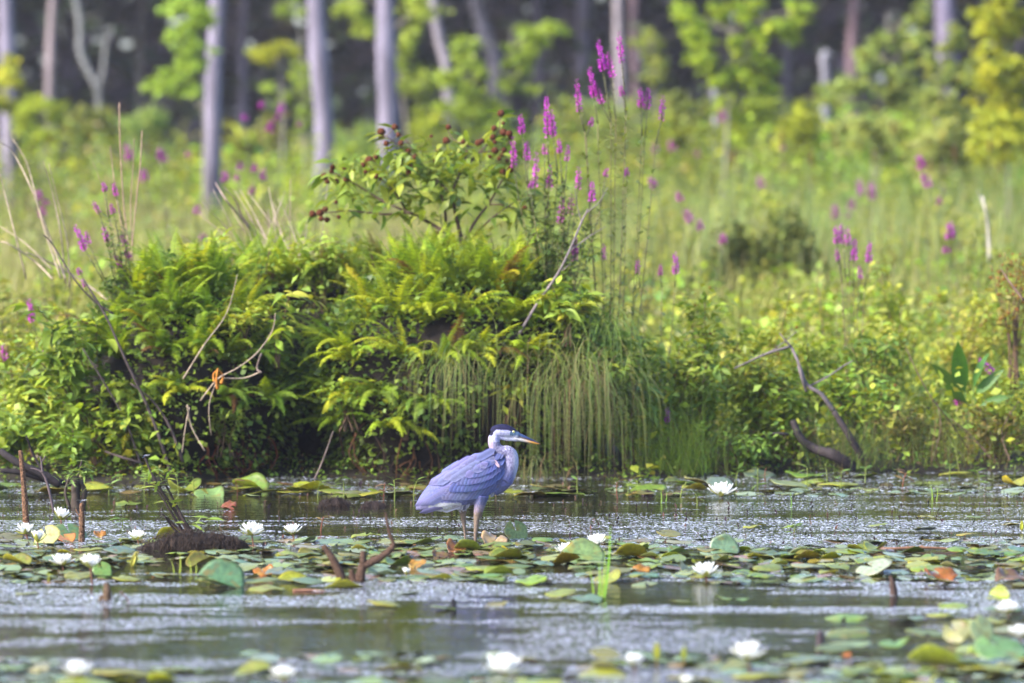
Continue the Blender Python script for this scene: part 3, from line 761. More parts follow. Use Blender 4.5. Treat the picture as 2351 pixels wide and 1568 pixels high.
# ------------------------------------------------------------------ buttonbush on the middle hummock
def leafmesh(name, t, col=(1, 1, 1)):
    m = MB(); m.add(t[0], t[1], np.array(col)[None] * t[2][:, None]); return m.mesh(name)
ME_LEAF = [leafmesh('leaf', leaf_template(0.40, 5, 0.12, 0.22)), leafmesh('leaf', leaf_template(0.46, 5, 0.2, 0.45)), leafmesh('leaf', leaf_template(0.36, 5, 0.08, 0.65))]
ME_LANCE = [leafmesh('leaf', leaf_template(0.22, 5, 0.1, 0.2)), leafmesh('leaf', leaf_template(0.18, 5, 0.1, 0.5))]
for m_ in ME_LEAF + ME_LANCE: m_.materials.append(M_LEAF)
def ball_mesh():
    m = MB(); bm = bmesh.new(); bmesh.ops.create_icosphere(bm, subdivisions=2, radius=1)
    for v in bm.verts: v.co *= 1 + 0.10 * math.sin(v.index * 12.9)
    vs = [tuple(v.co) for v in bm.verts]; fs = [tuple(x.index for x in f.verts) for f in bm.faces]; bm.free()
    m.add(vs, np.array(fs)); me = m.mesh('seed_head'); me.materials.append(M_HEAD); return me
BALL = ball_mesh()
def put_leaf(th, p, d, L, col, meshes=ME_LEAF, roll=None, w=1.0):
    me = random.choice(meshes)
    k = random.uniform(0.8, 1.2)
    return obj('leaf', me, None, th, p, frame1(d, random.gauss(0, 0.35) if roll is None else roll), (L, L * w, L), tuple(c * k for c in col))
def pick(cols):
    a, b = random.choice(cols), random.choice(cols); t = random.random()
    return lerp3(a, b, t)

BD = 36.9
bb = at(1055, 640, BD); bb.z = min(bb.z, floor_z(bb.x, BD))
bush = thing('buttonbush', 'buttonbush with round brown seed heads growing on top of the hummock', 'shrub', bb)
def branch(th, base, path, d, r0, r1, col, name='branch', jit=0.12, n=None, mat=None):
    pts = [at(u, v, d + random.uniform(-jit, jit)) - base for u, v in path]
    n = n or (len(pts) - 1) * 4 + 1
    pp = smooth_path(pts, n)
    m = MB(); v, f = tube(pp, lin(r0, r1, n), 6, 0.15, path[0][0]); m.add(v, f, col)
    obj(name, m.mesh(name), mat or M_TWIG, th)
    return pp
BR = (0.10, 0.065, 0.05)
bpaths = [
    ([(1055, 640), (1060, 560), (1048, 500), (1040, 440), (1062, 385), (1075, 335)], 0.022, 0.006),
    ([(1050, 640), (1035, 560), (1025, 520), (1020, 470), (1000, 420), (960, 395)], 0.018, 0.005),
    ([(1018, 530), (980, 508), (945, 490), (880, 492), (800, 484), (722, 492)], 0.015, 0.005),
    ([(945, 490), (880, 462), (820, 425), (770, 398), (745, 404)], 0.011, 0.004),
    ([(930, 480), (905, 440), (870, 405), (845, 378)], 0.008, 0.003),
    ([(1040, 450), (985, 395), (930, 345), (875, 305)], 0.009, 0.003),
    ([(960, 380), (950, 345), (905, 295)], 0.006, 0.003),
    ([(1058, 570), (1090, 510), (1120, 470), (1150, 420), (1170, 380)], 0.013, 0.004),
    ([(1075, 600), (1090, 545), (1130, 500), (1200, 450), (1230, 410)], 0.010, 0.003),
    ([(1062, 390), (1100, 350), (1140, 310), (1150, 265)], 0.009, 0.003),
    ([(1120, 470), (1150, 470), (1190, 480), (1206, 478)], 0.007, 0.003),
    ([(1075, 335), (1040, 320), (1028, 298)], 0.006, 0.003),
    ([(1100, 350), (1160, 340), (1168, 310)], 0.006, 0.003),
    ([(1065, 640), (1040, 600), (1028, 560), (1025, 520)], 0.010, 0.006)]
tips = []
for p, r0, r1 in bpaths:
    pp = branch(bush, bb, p, BD, r0, r1, BR)
    tips += [(q, (pp[min(i + 1, len(pp) - 1)] - pp[max(i - 1, 0)]).normalized()) for i, q in enumerate(pp) if i > len(pp) * 0.42]
BCOL = [(0.15, 0.23, 0.025), (0.20, 0.27, 0.03), (0.10, 0.17, 0.03), (0.24, 0.29, 0.035)]
cent = at(1000, 420, BD) - bb
nleaf = 0
while nleaf < 300:
    q, t = random.choice(tips)
    if nleaf > 130:                                        # leaves on side shoots through the crown
        uu, vv = random.gauss(960, 110), random.gauss(405, 42)
        if not (760 < uu < 1190 and 290 < vv < 500) or vv < 300 + abs(uu - 1060) * 0.22: continue
        q = at(uu, vv, BD + random.gauss(0, 0.22)) - bb; t = Vector((random.gauss(0, 1), random.gauss(0, 1), 0.3)).normalized()
    a = Vector((random.gauss(0, 1), random.gauss(0, 0.8), random.uniform(-0.75, 0.35)))
    dv = (t * 0.6 + a).normalized()
    put_leaf(bush, q + dv * 0.012, dv, random.uniform(0.10, 0.165), pick(BCOL))
    nleaf += 1
P_, D_ = [], []
while len(P_) < 420:
    uu, vv = random.gauss(965, 115), random.gauss(400, 45)
    if not (755 < uu < 1195 and 285 < vv < 505) or vv < 296 + abs(uu - 1080) * 0.22: continue
    if noise.noise(Vector((uu * 0.02, vv * 0.02, 1))) < -0.12: continue
    P_.append(list(at(uu, vv, BD + random.gauss(0.05, 0.28)) - bb)); D_.append([random.gauss(0, 1), random.gauss(0, .8), random.uniform(-0.9, 0.3)])
m = MB(); LT = leaf_template(0.42, 3, 0.12, 0.4)
scatter(m, LT[0], LT[1], frames(np.array(D_), rng.normal(size=420) * 0.4), np.array(P_), 0.08 + 0.06 * rng.random(420), mixcols(BCOL, 420, 0.25), LT[2])
obj('foliage', m.mesh('foliage'), M_LEAF, bush, kind='stuff')
heads = [(667, 825, 20), (667, 857, 15), (697, 898, 15), (750, 796, 17), (773, 845, 13), (790, 895, 15), (835, 948, 15), (808, 985, 14), (780, 1000, 20), (780, 1025, 15), (878, 984, 15), (851, 1047, 15), (836, 1082, 15),
    (590, 1005, 22), (618, 1015, 12), (632, 985, 14), (552, 1034, 14), (568, 1078, 11), (608, 1073, 13), (635, 1106, 13), (661, 1121, 10), (437, 1048, 15), (362, 1049, 15), (354, 1075, 12), (311, 1106, 19), (327, 1138, 13),
    (384, 1137, 15), (445, 1125, 15), (383, 1267, 11), (235, 1340, 18), (282, 1333, 19), (315, 1310, 15), (290, 1370, 15), (327, 1377, 15), (400, 1360, 11), (1087, 797, 15), (1074, 882, 20), (980, 853, 9), (1022, 940, 13),
    (1008, 1005, 12), (1180, 888, 13), (1275, 896, 18), (1297, 884, 14), (1365, 860, 15), (1374, 804, 16), (1416, 711, 19), (1432, 830, 19), (1468, 838, 18), (1480, 862, 13), (1378, 944, 18), (1425, 970, 12), (1405, 994, 12),
    (1347, 982, 10), (1437, 940, 14), (1427, 1078, 16), (1478, 1062, 18), (1456, 1006, 11), (1566, 1302, 14), (1010, 1463, 15), (1430, 772, 10), (1378, 890, 12)]
tipq = [q for q, _ in tips]
for x, y, r in heads:
    u, v = z2(x, y)
    p = at(u, v, BD - random.uniform(0.0, 0.25)) - bb
    h = lambda par: obj('seed_head', BALL, None, par, p, Matrix.Rotation(random.uniform(0, 6), 3, 'Z'), r * 0.3663 / ppm(BD) * 1.25, (0.115, 0.04, 0.02))
    q = min(tipq, key=lambda w: (w - p).length)
    if (q - p).length > 0.4: q = p + Vector((0.02, 0.05, -0.15))
    m = MB(); vv, f = tube(smooth_path([q, q.lerp(p, 0.5) + Vector((0, 0, -0.01)), p], 5), lin(0.0035, 0.002, 5), 4); m.add(vv, f, (0.16, 0.13, 0.05)); h(obj('stalk', m.mesh('stalk'), M_TWIG, bush))

# ------------------------------------------------------------------ ferns on the hummocks
FRONDS = [frond_mesh('frond', a, 22, s, st) for s, (a, st) in enumerate(((1.15, R(80)), (1.7, R(75)), (0.9, R(70)), (2.1, R(82)), (1.4, R(62)), (0.6, R(84))))]
for m_ in FRONDS: m_.materials.append(M_FERN)
FY = [(0.29, 0.37, 0.022), (0.37, 0.43, 0.028), (0.20, 0.30, 0.02)]
FG = [(0.19, 0.29, 0.025), (0.24, 0.34, 0.025), (0.13, 0.22, 0.03)]
def fern(p, nrm, n, L, cols, label, group, face=0.75, special=None):
    th = thing('fern', label, 'fern', p, group)
    for k in range(n + 9):
        az = random.uniform(0, 2 * math.pi)
        out = Vector((math.cos(az), math.sin(az), 0))
        out = (out + Vector((nrm.x, nrm.y, 0)) * face * 1.2 + Vector((0, -0.35, 0))).normalized()
        az = math.atan2(out.y, out.x)
        tilt = (random.uniform(-0.15, 0.2) if nrm.z > 0.75 else random.uniform(-0.1, 0.35)) + 0.6 * (1 - max(0, nrm.z))
        rt = Matrix.Rotation(az, 3, 'Z') @ Matrix.Rotation(tilt, 3, 'Y') @ Matrix.Rotation(random.gauss(0, 0.35), 3, 'Z')
        s = L * random.uniform(0.5, 1.2)
        c = pick(cols)
        if random.random() < 0.03: c = (0.40, 0.36, 0.02)
        if random.random() < 0.035: c = (0.16, 0.085, 0.03)
        if nrm.z > 0.75: s *= 1.12
        obj('frond', FRONDS[random.choice((0, 2, 5, 5, 4, 0))] if nrm.z > 0.75 else random.choice(FRONDS), None, th, (random.gauss(0, .02), random.gauss(0, .02), 0), rt, (s, s * random.uniform(0.7, 1.05), s), c)
    return th
def mnormal(pos, th, t):
    e = 0.03
    a = pos(th + e, t) - pos(th - e, t); b = pos(th, min(1, t + e)) - pos(th, t - e)
    n = a.cross(b); n.normalize()
    return n
def place_word(u, v):
    return ('high' if v < 720 else 'halfway up' if v < 900 else 'low')
def toscreen(p):
    q = Vector(p) - Vector((0, 0, CAMH))
    dep = q.y * CP - q.z * SP
    return CX + F * q.x / dep, CY - F * (q.z * CP + q.y * SP) / dep
fern_id = 0
def ferns_on(key, rows, cols, where, group):
    c, pos, H = MOUNDS[key]
    names = []
    for (th_deg, t, n, L, cc) in rows:
        th = R(th_deg)
        p = pos(th, t); nr = mnormal(pos, th, t)
        if nr.z < -0.2: nr.z = 0
        u, v = toscreen(p)
        side = 'left' if math.cos(th) < -0.4 else 'right' if math.cos(th) > 0.4 else 'centre'
        names.append((p, nr, n, L, cc, place_word(u, v), side))
    cnt = {}
    for p, nr, n, L, cc, hw, sd in names:
        k = cnt[(hw, sd)] = cnt.get((hw, sd), 0) + 1
        od = ['', 'second ', 'third ', 'fourth ', 'fifth ', 'sixth ', 'seventh ', 'eighth ', 'ninth '][min(k - 1, 8)]
        lb = '%s%s fern growing %s on the %s of the %s' % (od, 'yellow-green' if cc is FY else 'green', hw, sd + (' side' if sd != 'centre' else ''), where)
        fern(p, nr, n, L, cc, lb, group)
rows = []
for th, t, k in [(255, 0.93, 9), (285, 0.95, 9), (320, 0.93, 8), (220, 0.92, 8), (240, 0.80, 9), (268, 0.83, 9), (296, 0.80, 9), (325, 0.80, 8), (350, 0.82, 6), (60, 0.93, 8), (120, 0.93, 8), (10, 0.93, 8),
                (230, 0.64, 7), (258, 0.66, 8), (285, 0.64, 8), (312, 0.62, 8), (340, 0.60, 7), (244, 0.46, 6), (272, 0.48, 6), (300, 0.44, 7), (328, 0.42, 7), (256, 0.24, 4), (240, 0.16, 4), (200, 0.72, 6)]:
    rows.append((th + random.uniform(-5, 5), t, k, 0.43 if t > 0.6 else 0.37, FG if (th + t * 50) % 3 < 2 else FY))
ferns_on('left', rows, FG, 'left hummock', 'ferns on the left hummock')
rows = []
for th, t, k in [(195, 0.93, 8), (222, 0.95, 9), (245, 0.93, 9), (268, 0.95, 9), (292, 0.95, 9), (316, 0.93, 9), (340, 0.93, 8), (210, 0.80, 8), (232, 0.82, 9), (255, 0.80, 9), (276, 0.82, 9), (298, 0.80, 8), (318, 0.8, 6), (340, 0.78, 6),
                (30, 0.93, 8), (90, 0.95, 8), (150, 0.93, 8), (60, 0.97, 8), (120, 0.97, 8), (190, 0.66, 8), (208, 0.66, 8), (226, 0.62, 9), (246, 0.64, 9), (264, 0.62, 8), (282, 0.64, 6), (302, .62, 5), (200, 0.48, 7), (220, 0.44, 7), (240, 0.46, 7), (258, 0.42, 5), (210, 0.32, 4), (245, 0.30, 3), (186, 0.5, 6)]:
    rows.append((th + random.uniform(-5, 5), t, k, 0.43 if t > 0.6 else 0.37, FY if (th * 7 + t * 50) % 4 < 3 else FG))
ferns_on('mid', rows, FY, 'middle hummock', 'ferns on the middle hummock')
c_, pos_, H_ = MOUNDS['back']
for i, th in enumerate([190, 215, 238, 258, 272, 292, 318, 345]):
    p = pos_(R(th), 0.95); nr = mnormal(pos_, R(th), 0.95)
    fern(p, nr, 10, 0.44, FG if i % 2 else FY, 'green fern on the hummock behind, %s along its crest from the left' % ['first', 'second', 'third', 'fourth', 'fifth', 'sixth', 'seventh', 'eighth'][i], 'ferns on the rear crest')

def mound_leaves(key, n, cols, label, size, tlo, thi, out, tm=KITE_B, thr=(0, 360)):
    c, pos, H = MOUNDS[key]
    m = MB(); P, D = [], []
    for _ in range(n):
        th = R(random.uniform(*thr)); t = random.uniform(tlo, thi)
        p = pos(th, t); nr = mnormal(pos, th, t)
        if key != 'back' and noise.noise(p * 3.0) < -0.25: continue
        P.append(p + nr * random.uniform(0.0, out) + Vector((0, 0, random.uniform(-0.02, 0.06))))
        D.append(nr + Vector((random.gauss(0, .7), random.gauss(0, .7), random.gauss(-0.15, .5))))
    P, D = np.array(P), np.array(D); n = len(P)
    scatter(m, tm[0], tm[1], frames(D, rng.normal(size=n) * 0.5), P, size * (0.6 + 0.8 * rng.random(n)), mixcols(cols, n, 0.3))
    tag(obj('undergrowth', m.mesh('undergrowth'), M_LEAF), label, 'undergrowth', kind='stuff')
UG = [(0.10, 0.15, 0.022), (0.14, 0.20, 0.025), (0.07, 0.12, 0.025), (0.19, 0.24, 0.03)]
mound_leaves('left', 7000, UG, 'small leafy undergrowth covering the left hummock', 0.05, 0.14, 1.0, 0.2)
mound_leaves('mid', 11000, UG, 'small leafy undergrowth covering the middle hummock', 0.05, 0.36, 1.0, 0.2)
mound_leaves('mid', 2600, UG[:3], 'sparse dark leaves under the overhang of the middle hummock', 0.05, 0.08, 0.4, 0.1)
mound_leaves('back', 11000, UG + OL, 'small leafy undergrowth covering the rear crest', 0.055, 0.3, 1.0, 0.2)
# rusty roots under the left hummock, dark hanging roots under the middle one
def roots(parent, key, thr, n, cols, tmax=0.3):
    c, pos, H = MOUNDS[key]
    for k in range(n):
        th = R(random.uniform(*thr)); t = random.uniform(0.12, tmax)
        p = pos(th, t); nr = mnormal(pos, th, t)
        pp = smooth_path([p, p + Vector((nr.x * 0.05, nr.y * 0.07, -0.05)), Vector((p.x + random.gauss(0, .05), p.y - random.uniform(0.02, 0.08), p.z * 0.4)), Vector((p.x + random.gauss(0, .07), p.y - 0.04, -0.03))], 9)
        m = MB(); v, f = tube(pp, lin(random.uniform(0.004, 0.011), 0.002, 9), 5, 0.2, k); m.add(v, f, pick(cols))
        obj('root', m.mesh('root'), M_TWIG, parent)
roots(H_L, 'left', (280, 345), 26, [(0.16, 0.045, 0.02), (0.10, 0.035, 0.02), (0.05, 0.025, 0.018)])
roots(H_C, 'mid', (190, 260), 26, [(0.05, 0.03, 0.02), (0.09, 0.04, 0.02), (0.03, 0.02, 0.015)], 0.34)

# ------------------------------------------------------------------ sedges
def sedge(base, n, Llo, Lhi, az, azs, elev, droop, cols, label, group, wd=0.005, spreadx=0.1, spready=0.08, spreadz=0.04):
    base = Vector(base); crest = base.z > floor_z(base.x, base.y) + 0.12
    if crest and az == 250: base.z = floor_z(base.x, base.y)
    th = thing('sedge_tussock', label, 'sedge', base, group)
    m = MB(); segs = 8
    for k in range(int(n * 1.2)):
        a = R(random.gauss(az, azs)); e = R(random.gauss(elev, 24)); L = random.uniform(Llo * 0.55, Lhi) if random.random() < 0.6 else random.uniform(Llo, Lhi)
        p = Vector((random.gauss(0, spreadx), random.gauss(0, spready), random.gauss(0, spreadz)))
        h = Vector((math.cos(a), math.sin(a), 0)); dr = droop * random.uniform(0.75, 1.3)
        sd = Vector((-h.y, h.x, 0)) * math.cos(a * 3 + k) + Vector((0, 0, 1)) * 0.3
        sd = (Vector((1, 0, 0)) if abs(h.x) < 0.8 else Vector((0.5, 0.8, 0)))
        vs = []; w = wd * 0.72 * random.uniform(0.6, 1.4); tw_ = random.gauss(0, 0.8)
        for i in range(segs + 1):
            s = i / segs
            vs += [tuple(p + sd * w * 0.5 * (1 - 0.8 * s ** 2)), tuple(p - sd * w * 0.5 * (1 - 0.8 * s ** 2))]
            p = p + (h * math.cos(e) + Vector((0, 0, 1)) * math.sin(e)) * (L / segs)
            e = max(-1.52, e - dr / segs * (1.5 - s)); a += tw_ / segs; h = Vector((math.cos(a), math.sin(a), 0))
        c = pick(cols); cc = [tuple(x * (0.9 + 0.25 * random.random()) for x in c)] * len(vs)
        m.add(vs, np.array([(2 * i, 2 * i + 1, 2 * i + 3, 2 * i + 2) for i in range(segs)]), np.array(cc))
    obj('blades', m.mesh('blades'), M_GRASS, th, kind='stuff')
    if not crest:
      m = MB(); v, f = tube([(0, 0, -0.12), (0, 0, -0.03), (0, 0, 0.03)], [0.07, 0.09, 0.04], 9, 0.3, n); m.add(v, f, (0.05, 0.035, 0.02)); obj('crown_base', m.mesh('crown_base'), M_PEAT, th)
    return th
SG = [(0.10, 0.14, 0.045), (0.15, 0.17, 0.055), (0.07, 0.11, 0.045), (0.22, 0.18, 0.075), (0.14, 0.09, 0.05)]
SGG = [(0.13, 0.19, 0.035), (0.17, 0.22, 0.04), (0.10, 0.15, 0.04)]
GS = 'sedges drooping from the hummock'
sedge(at(1290, 855, 35.6), 300, 0.75, 1.0, 275, 60, 30, 3.0, SG + SGG, 'big sedge skirt hanging to the water right of the heron head', GS, 0.005, 0.17, 0.08, 0.13)
sedge(at(1355, 890, 35.65), 110, 0.6, 0.9, 300, 60, 35, 2.9, SG + SGG, 'sedge fountain falling on the right end of the middle hummock', GS, 0.0048, 0.14, 0.08, 0.12)
sedge(at(1225, 880, 35.6), 120, 0.6, 0.9, 250, 50, 35, 3.0, SG, 'sedge skirt hanging just behind the heron head', GS, 0.0048, 0.12, 0.08, 0.1)
sedge(at(1075, 830, 35.6), 80, 0.5, 0.85, 265, 50, 40, 2.9, SGG + SG, 'sedge falling over the middle of the hummock front', GS, 0.005, 0.07)
sedge(at(1005, 850, 35.6), 60, 0.45, 0.8, 255, 45, 40, 2.9, SGG + SG, 'thin sedge falling left of the hummock middle', GS, 0.005, 0.07)
sedge(at(1390, 760, 35.7), 80, 0.5, 0.85, 310, 60, 55, 2.4, SGG, 'arching green sedge at the hummock\'s right shoulder', GS, 0.005)
sedge(at(900, 560, 36.8), 160, 0.4, 0.75, 250, 110, 62, 1.6, SGG + SG[:2], 'upright sedge on the crest under the buttonbush left branches', GS, 0.0045, 0.3)
sedge(at(700, 600, 37.0), 150, 0.35, 0.6, 250, 110, 62, 1.6, SGG + SG[:2], 'short sedge on the crest below the dry twig thicket', GS, 0.0045, 0.25)
sedge(at(1480, 640, 37.0), 120, 0.5, 0.8, 250, 110, 62, 1.8, SGG, 'sedge behind the right shoulder of the hummock', GS, 0.0045, 0.15)
sedge(at(1560, 1085, 35.9), 380, 0.4, 0.75, 270, 110, 72, 0.9, [(0.14, 0.22, 0.03), (0.18, 0.25, 0.035), (0.1, 0.17, 0.03)], 'fresh green grass tussock at the waterline right of the hummock', 'grass tussocks at the waterline', 0.005, 0.13)
sedge(at(1660, 1075, 36.2), 160, 0.3, 0.6, 250, 110, 66, 1.0, SG + SGG, 'thin straw-coloured tussock beside the fresh green one', 'grass tussocks at the waterline', 0.004, 0.1)
sedge(at(1950, 1070, 36.3), 260, 0.3, 0.65, 270, 110, 74, 0.8, SGG + SG, 'grass tussock at the foot of the bent dead branch', 'grass tussocks at the waterline', 0.0045, 0.16)
sedge(at(2160, 1070, 36.5), 200, 0.25, 0.55, 270, 110, 74, 0.8, SGG + SG + [(0.14, 0.07, 0.03)], 'brownish grass tussock left of the right edge waterline', 'grass tussocks at the waterline', 0.0045, 0.2)
sedge(at(1740, 620, 40), 140, 0.4, 0.8, 250, 110, 68, 1.2, SGG, 'thin arching sedge below the pair of dark shrubs', 'grass tussocks at the waterline', 0.005, 0.2)

# ------------------------------------------------------------------ bank shrubs
def bank_shrub(u, d, vtop, wpx, cols, label, group, nobj=50, nstuff=500, L=0.06, stems=9, vbase=None, heads=0, leafm=ME_LEAF, headcol=(0.2, 0.09, 0.02), lean=0.0, stemcol=(0.11, 0.07, 0.045)):
    top = at(u, vtop, d); g = ground(top.x, d)
    g = floor_z(top.x, d)
    if vbase is not None: g = at(u, vbase, d).z
    b = Vector((top.x, d, g)); h = max(0.25, top.z - g); rx = wpx / 2 / ppm(d)
    th = thing('marsh_shrub', label, 'shrub', b, group); L = L * 1.35
    pts = []
    for s in range(stems):
        a = random.uniform(0, 6.28); rr = rx * random.uniform(0.3, 1.0)
        e = Vector((math.cos(a) * rr + lean * h, math.sin(a) * rr * 0.8, h * random.uniform(0.62, 1.05) * (1 - 0.25 * (rr / rx) ** 2)))
        pp = smooth_path([Vector((random.gauss(0, .03), random.gauss(0, .03), -0.05)), Vector((e.x * 0.35, e.y * 0.35, e.z * 0.55)), e], 10)
        m = MB(); v, f = tube(pp, lin(0.008, 0.0025, 10), 5, 0.1, s); m.add(v, f, stemcol); obj('stem', m.mesh('stem'), M_TWIG, th)
        for i in range(3, 10): pts.append((pp[i], (pp[i] - pp[i - 1]).normalized(), i))
        for q in range(4):
            i = random.randint(4, 8); a2 = random.uniform(0, 6.28); l2 = random.uniform(0.08, 0.22)
            e2 = pp[i] + Vector((math.cos(a2) * l2, math.sin(a2) * l2, l2 * random.uniform(0.2, 0.9)))
            for w in (0.35, 0.6, 0.8, 1.0): pts.append((pp[i].lerp(e2, w), (e2 - pp[i]).normalized(), 6 + w * 3))
    near = sorted(pts, key=lambda q: q[0].y - 0.4 * q[0].z)[:max(20, len(pts) * 2 // 3)]
    for k in range(nobj):
        p, t, i = random.choice(near)
        a = Vector((random.gauss(0, 1), random.gauss(-0.25, .8), random.uniform(-0.5, 0.5)))
        put_leaf(th, p, (t * 0.5 + a).normalized(), L * random.uniform(0.8, 1.45), pick(cols), leafm)
    if nstuff:
        idx = rng.integers(0, len(pts), nstuff)
        P = np.array([list(pts[i][0]) for i in idx]) + rng.normal(size=(nstuff, 3)) * np.array([0.035, 0.035, 0.03])
        D = rng.normal(size=(nstuff, 3)) * np.array([1, 1, 0.45]) + np.array([0, -0.15, -0.05])
        m = MB(); scatter(m, LEAF_S[0], LEAF_S[1], frames(D, rng.normal(size=nstuff) * 0.4), P, L * (0.55 + 0.7 * rng.random(nstuff)), mixcols(cols, nstuff, 0.25), LEAF_S[2])
        obj('foliage', m.mesh('foliage'), M_LEAF, th, kind='stuff')
    for k in range(heads):
        p, t, i = random.choice(near)
        if i < 6: continue
        p = p + Vector((random.gauss(0, .02), random.gauss(0, .02) - 0.02, 0.03))
        obj('seed_head', BALL, None, th, p, None, random.uniform(0.008, 0.013), headcol)
    return th
LEAF_S = leaf_template(0.42, 2, 0.14, 0.2)
SH = [(0.24, 0.33, 0.035), (0.31, 0.37, 0.04), (0.16, 0.26, 0.035), (0.38, 0.38, 0.045)]
SHD = [(0.10, 0.17, 0.03), (0.15, 0.23, 0.03), (0.20, 0.28, 0.035)]
SHY = [(0.32, 0.36, 0.035), (0.27, 0.32, 0.035), (0.38, 0.34, 0.06), (0.20, 0.28, 0.035)]
LGN = [(0.22, 0.32, 0.04), (0.28, 0.36, 0.045), (0.17, 0.27, 0.04)]
GB = 'leafy shrubs along the right bank'
for (u, d, vt, w, cl, no, ns, L, hd, lb) in [
    (1440, 36.0, 700, 200, SHD + SH[:1], 60, 700, 0.085, 0, 'broad-leaved green shrub on the right shoulder of the middle hummock'),
    (1540, 36.6, 745, 220, SH + SHD, 60, 900, 0.065, 6, 'green shrub above the fresh green grass tussock'),
    (1620, 37.4, 650, 230, SH, 60, 900, 0.065, 10, 'yellow-green shrub with orange seed heads left of the bent dead branch'),
    (1720, 36.9, 760, 220, SH + SHD, 55, 900, 0.06, 8, 'green shrub under the left arm of the bent dead branch'),
    (1760, 38.5, 655, 240, SHY, 50, 800, 0.06, 5, 'yellowish shrub behind the bent dead branch'),
    (1860, 37.8, 700, 220, SH, 50, 800, 0.06, 6, 'yellow-green shrub right behind the bent dead branch'),
    (1900, 40.5, 615, 260, SHY, 40, 800, 0.06, 4, 'yellow shrub around the right loosestrife cluster'),
    (1975, 37.0, 800, 220, SH + SHD, 50, 800, 0.058, 4, 'green shrub right of the bent dead branch'),
    (2050, 38.8, 690, 260, SHY, 45, 800, 0.058, 3, 'yellow-green shrub left of the broad arrow leaves'),
    (2070, 41.5, 600, 280, SH, 40, 800, 0.06, 3, 'pale shrub on the far side of the right bank'),
    (2200, 39.6, 640, 260, SHY, 45, 800, 0.058, 6, 'yellow shrub behind the broad arrow leaves'),
    (2280, 37.2, 850, 240, SH, 50, 800, 0.055, 0, 'green shrub below the broad arrow leaves'),
    (2330, 41.0, 600, 220, SH, 35, 700, 0.06, 4, 'green shrub at the right edge beneath the orange-tipped one'),
    (2100, 36.8, 930, 240, [(0.14, 0.16, 0.03), (0.2, 0.17, 0.04), (0.1, 0.12, 0.03)], 40, 600, 0.045, 0, 'twiggy brownish low shrub at the waterline left of the right edge'),
    (2290, 36.7, 940, 260, [(0.14, 0.15, 0.03), (0.22, 0.16, 0.04), (0.09, 0.11, 0.03)], 40, 600, 0.045, 0, 'twiggy brownish low shrub at the waterline by the right edge'),
    (1790, 36.7, 830, 170, SHD, 50, 500, 0.07, 0, 'bluish dark green shrub directly under the bent dead branch'),
    (1600, 36.5, 800, 150, SHD, 45, 450, 0.065, 0, 'dark green shrub in front of the seed-headed yellow-green one'),
    (2010, 37.6, 740, 150, SHD, 40, 400, 0.06, 0, 'dark green shrub between the dead branch and the broad arrow leaves'),
    (1830, 36.6, 960, 180, SHD + [(0.14, 0.12, 0.03)], 30, 420, 0.05, 0, 'dim low shrub under the crook of the bent dead branch'),
    (1700, 36.1, 985, 170, SHD, 30, 420, 0.05, 0, 'low green plant right of the fresh green tussock')]:
    bank_shrub(u, d, vt, w, cl, lb, GB, no, ns, L, heads=hd)
bank_shrub(2325, 38.0, 525, 130, [(0.22, 0.22, 0.04), (0.26, 0.2, 0.04)], 'orange-tipped twiggy shrub reaching up at the right edge', GB, 40, 260, 0.05, 12, vbase=880, heads=80, headcol=(0.25, 0.10, 0.03))
GC = 'leafy shrubs along the left bank'
for (u, d, vt, w, cl, no, ns, L, hd, lb) in [
    (230, 35.7, 650, 240, SHD + SH[:1], 110, 300, 0.10, 0, 'large-leaved dark-stemmed shrub on the left flank of the left hummock'),
    (90, 36.2, 840, 200, SHD + SH[:2], 80, 500, 0.09, 8, 'buttonbush with brown heads at the left edge of the bank'),
    (40, 37.2, 750, 220, SH, 60, 700, 0.07, 3, 'yellow-green shrub at the left edge behind the small buttonbush'),
    (150, 37.8, 690, 220, SH, 50, 800, 0.065, 0, 'yellow-green shrub behind the large-leaved shrub'),
    (60, 39.5, 660, 240, OL + SH, 40, 700, 0.065, 0, 'olive shrub behind the left bank shrubs'),
    (30, 35.8, 960, 160, SHD, 50, 400, 0.08, 0, 'dark green plant over the fallen logs at the left edge'),
    (300, 35.6, 860, 200, SHD, 70, 300, 0.085, 0, 'drooping broad leaves low on the left hummock'),
    (170, 35.5, 960, 180, SHD + SH[:1], 50, 300, 0.07, 0, 'thin green plant left of the low ferns at the waterline'),
    (640, 35.8, 645, 90, SH + [(0.2, 0.3, 0.06)], 46, 60, 0.085, 0, 'pale paddle-leaved sprig between the two hummocks'),
    (1300, 35.7, 650, 160, SHD + SH, 70, 300, 0.085, 0, 'paddle-leaved green shrub at the foot of the slanting grey branch')]:
    bank_shrub(u, d, vt, w, cl, lb, GC, no, ns, L, heads=hd, stems=(4 if u == 640 else 9), vbase={640: 830, 1300: 780}.get(u), lean=(-0.25 if u == 230 else 0))

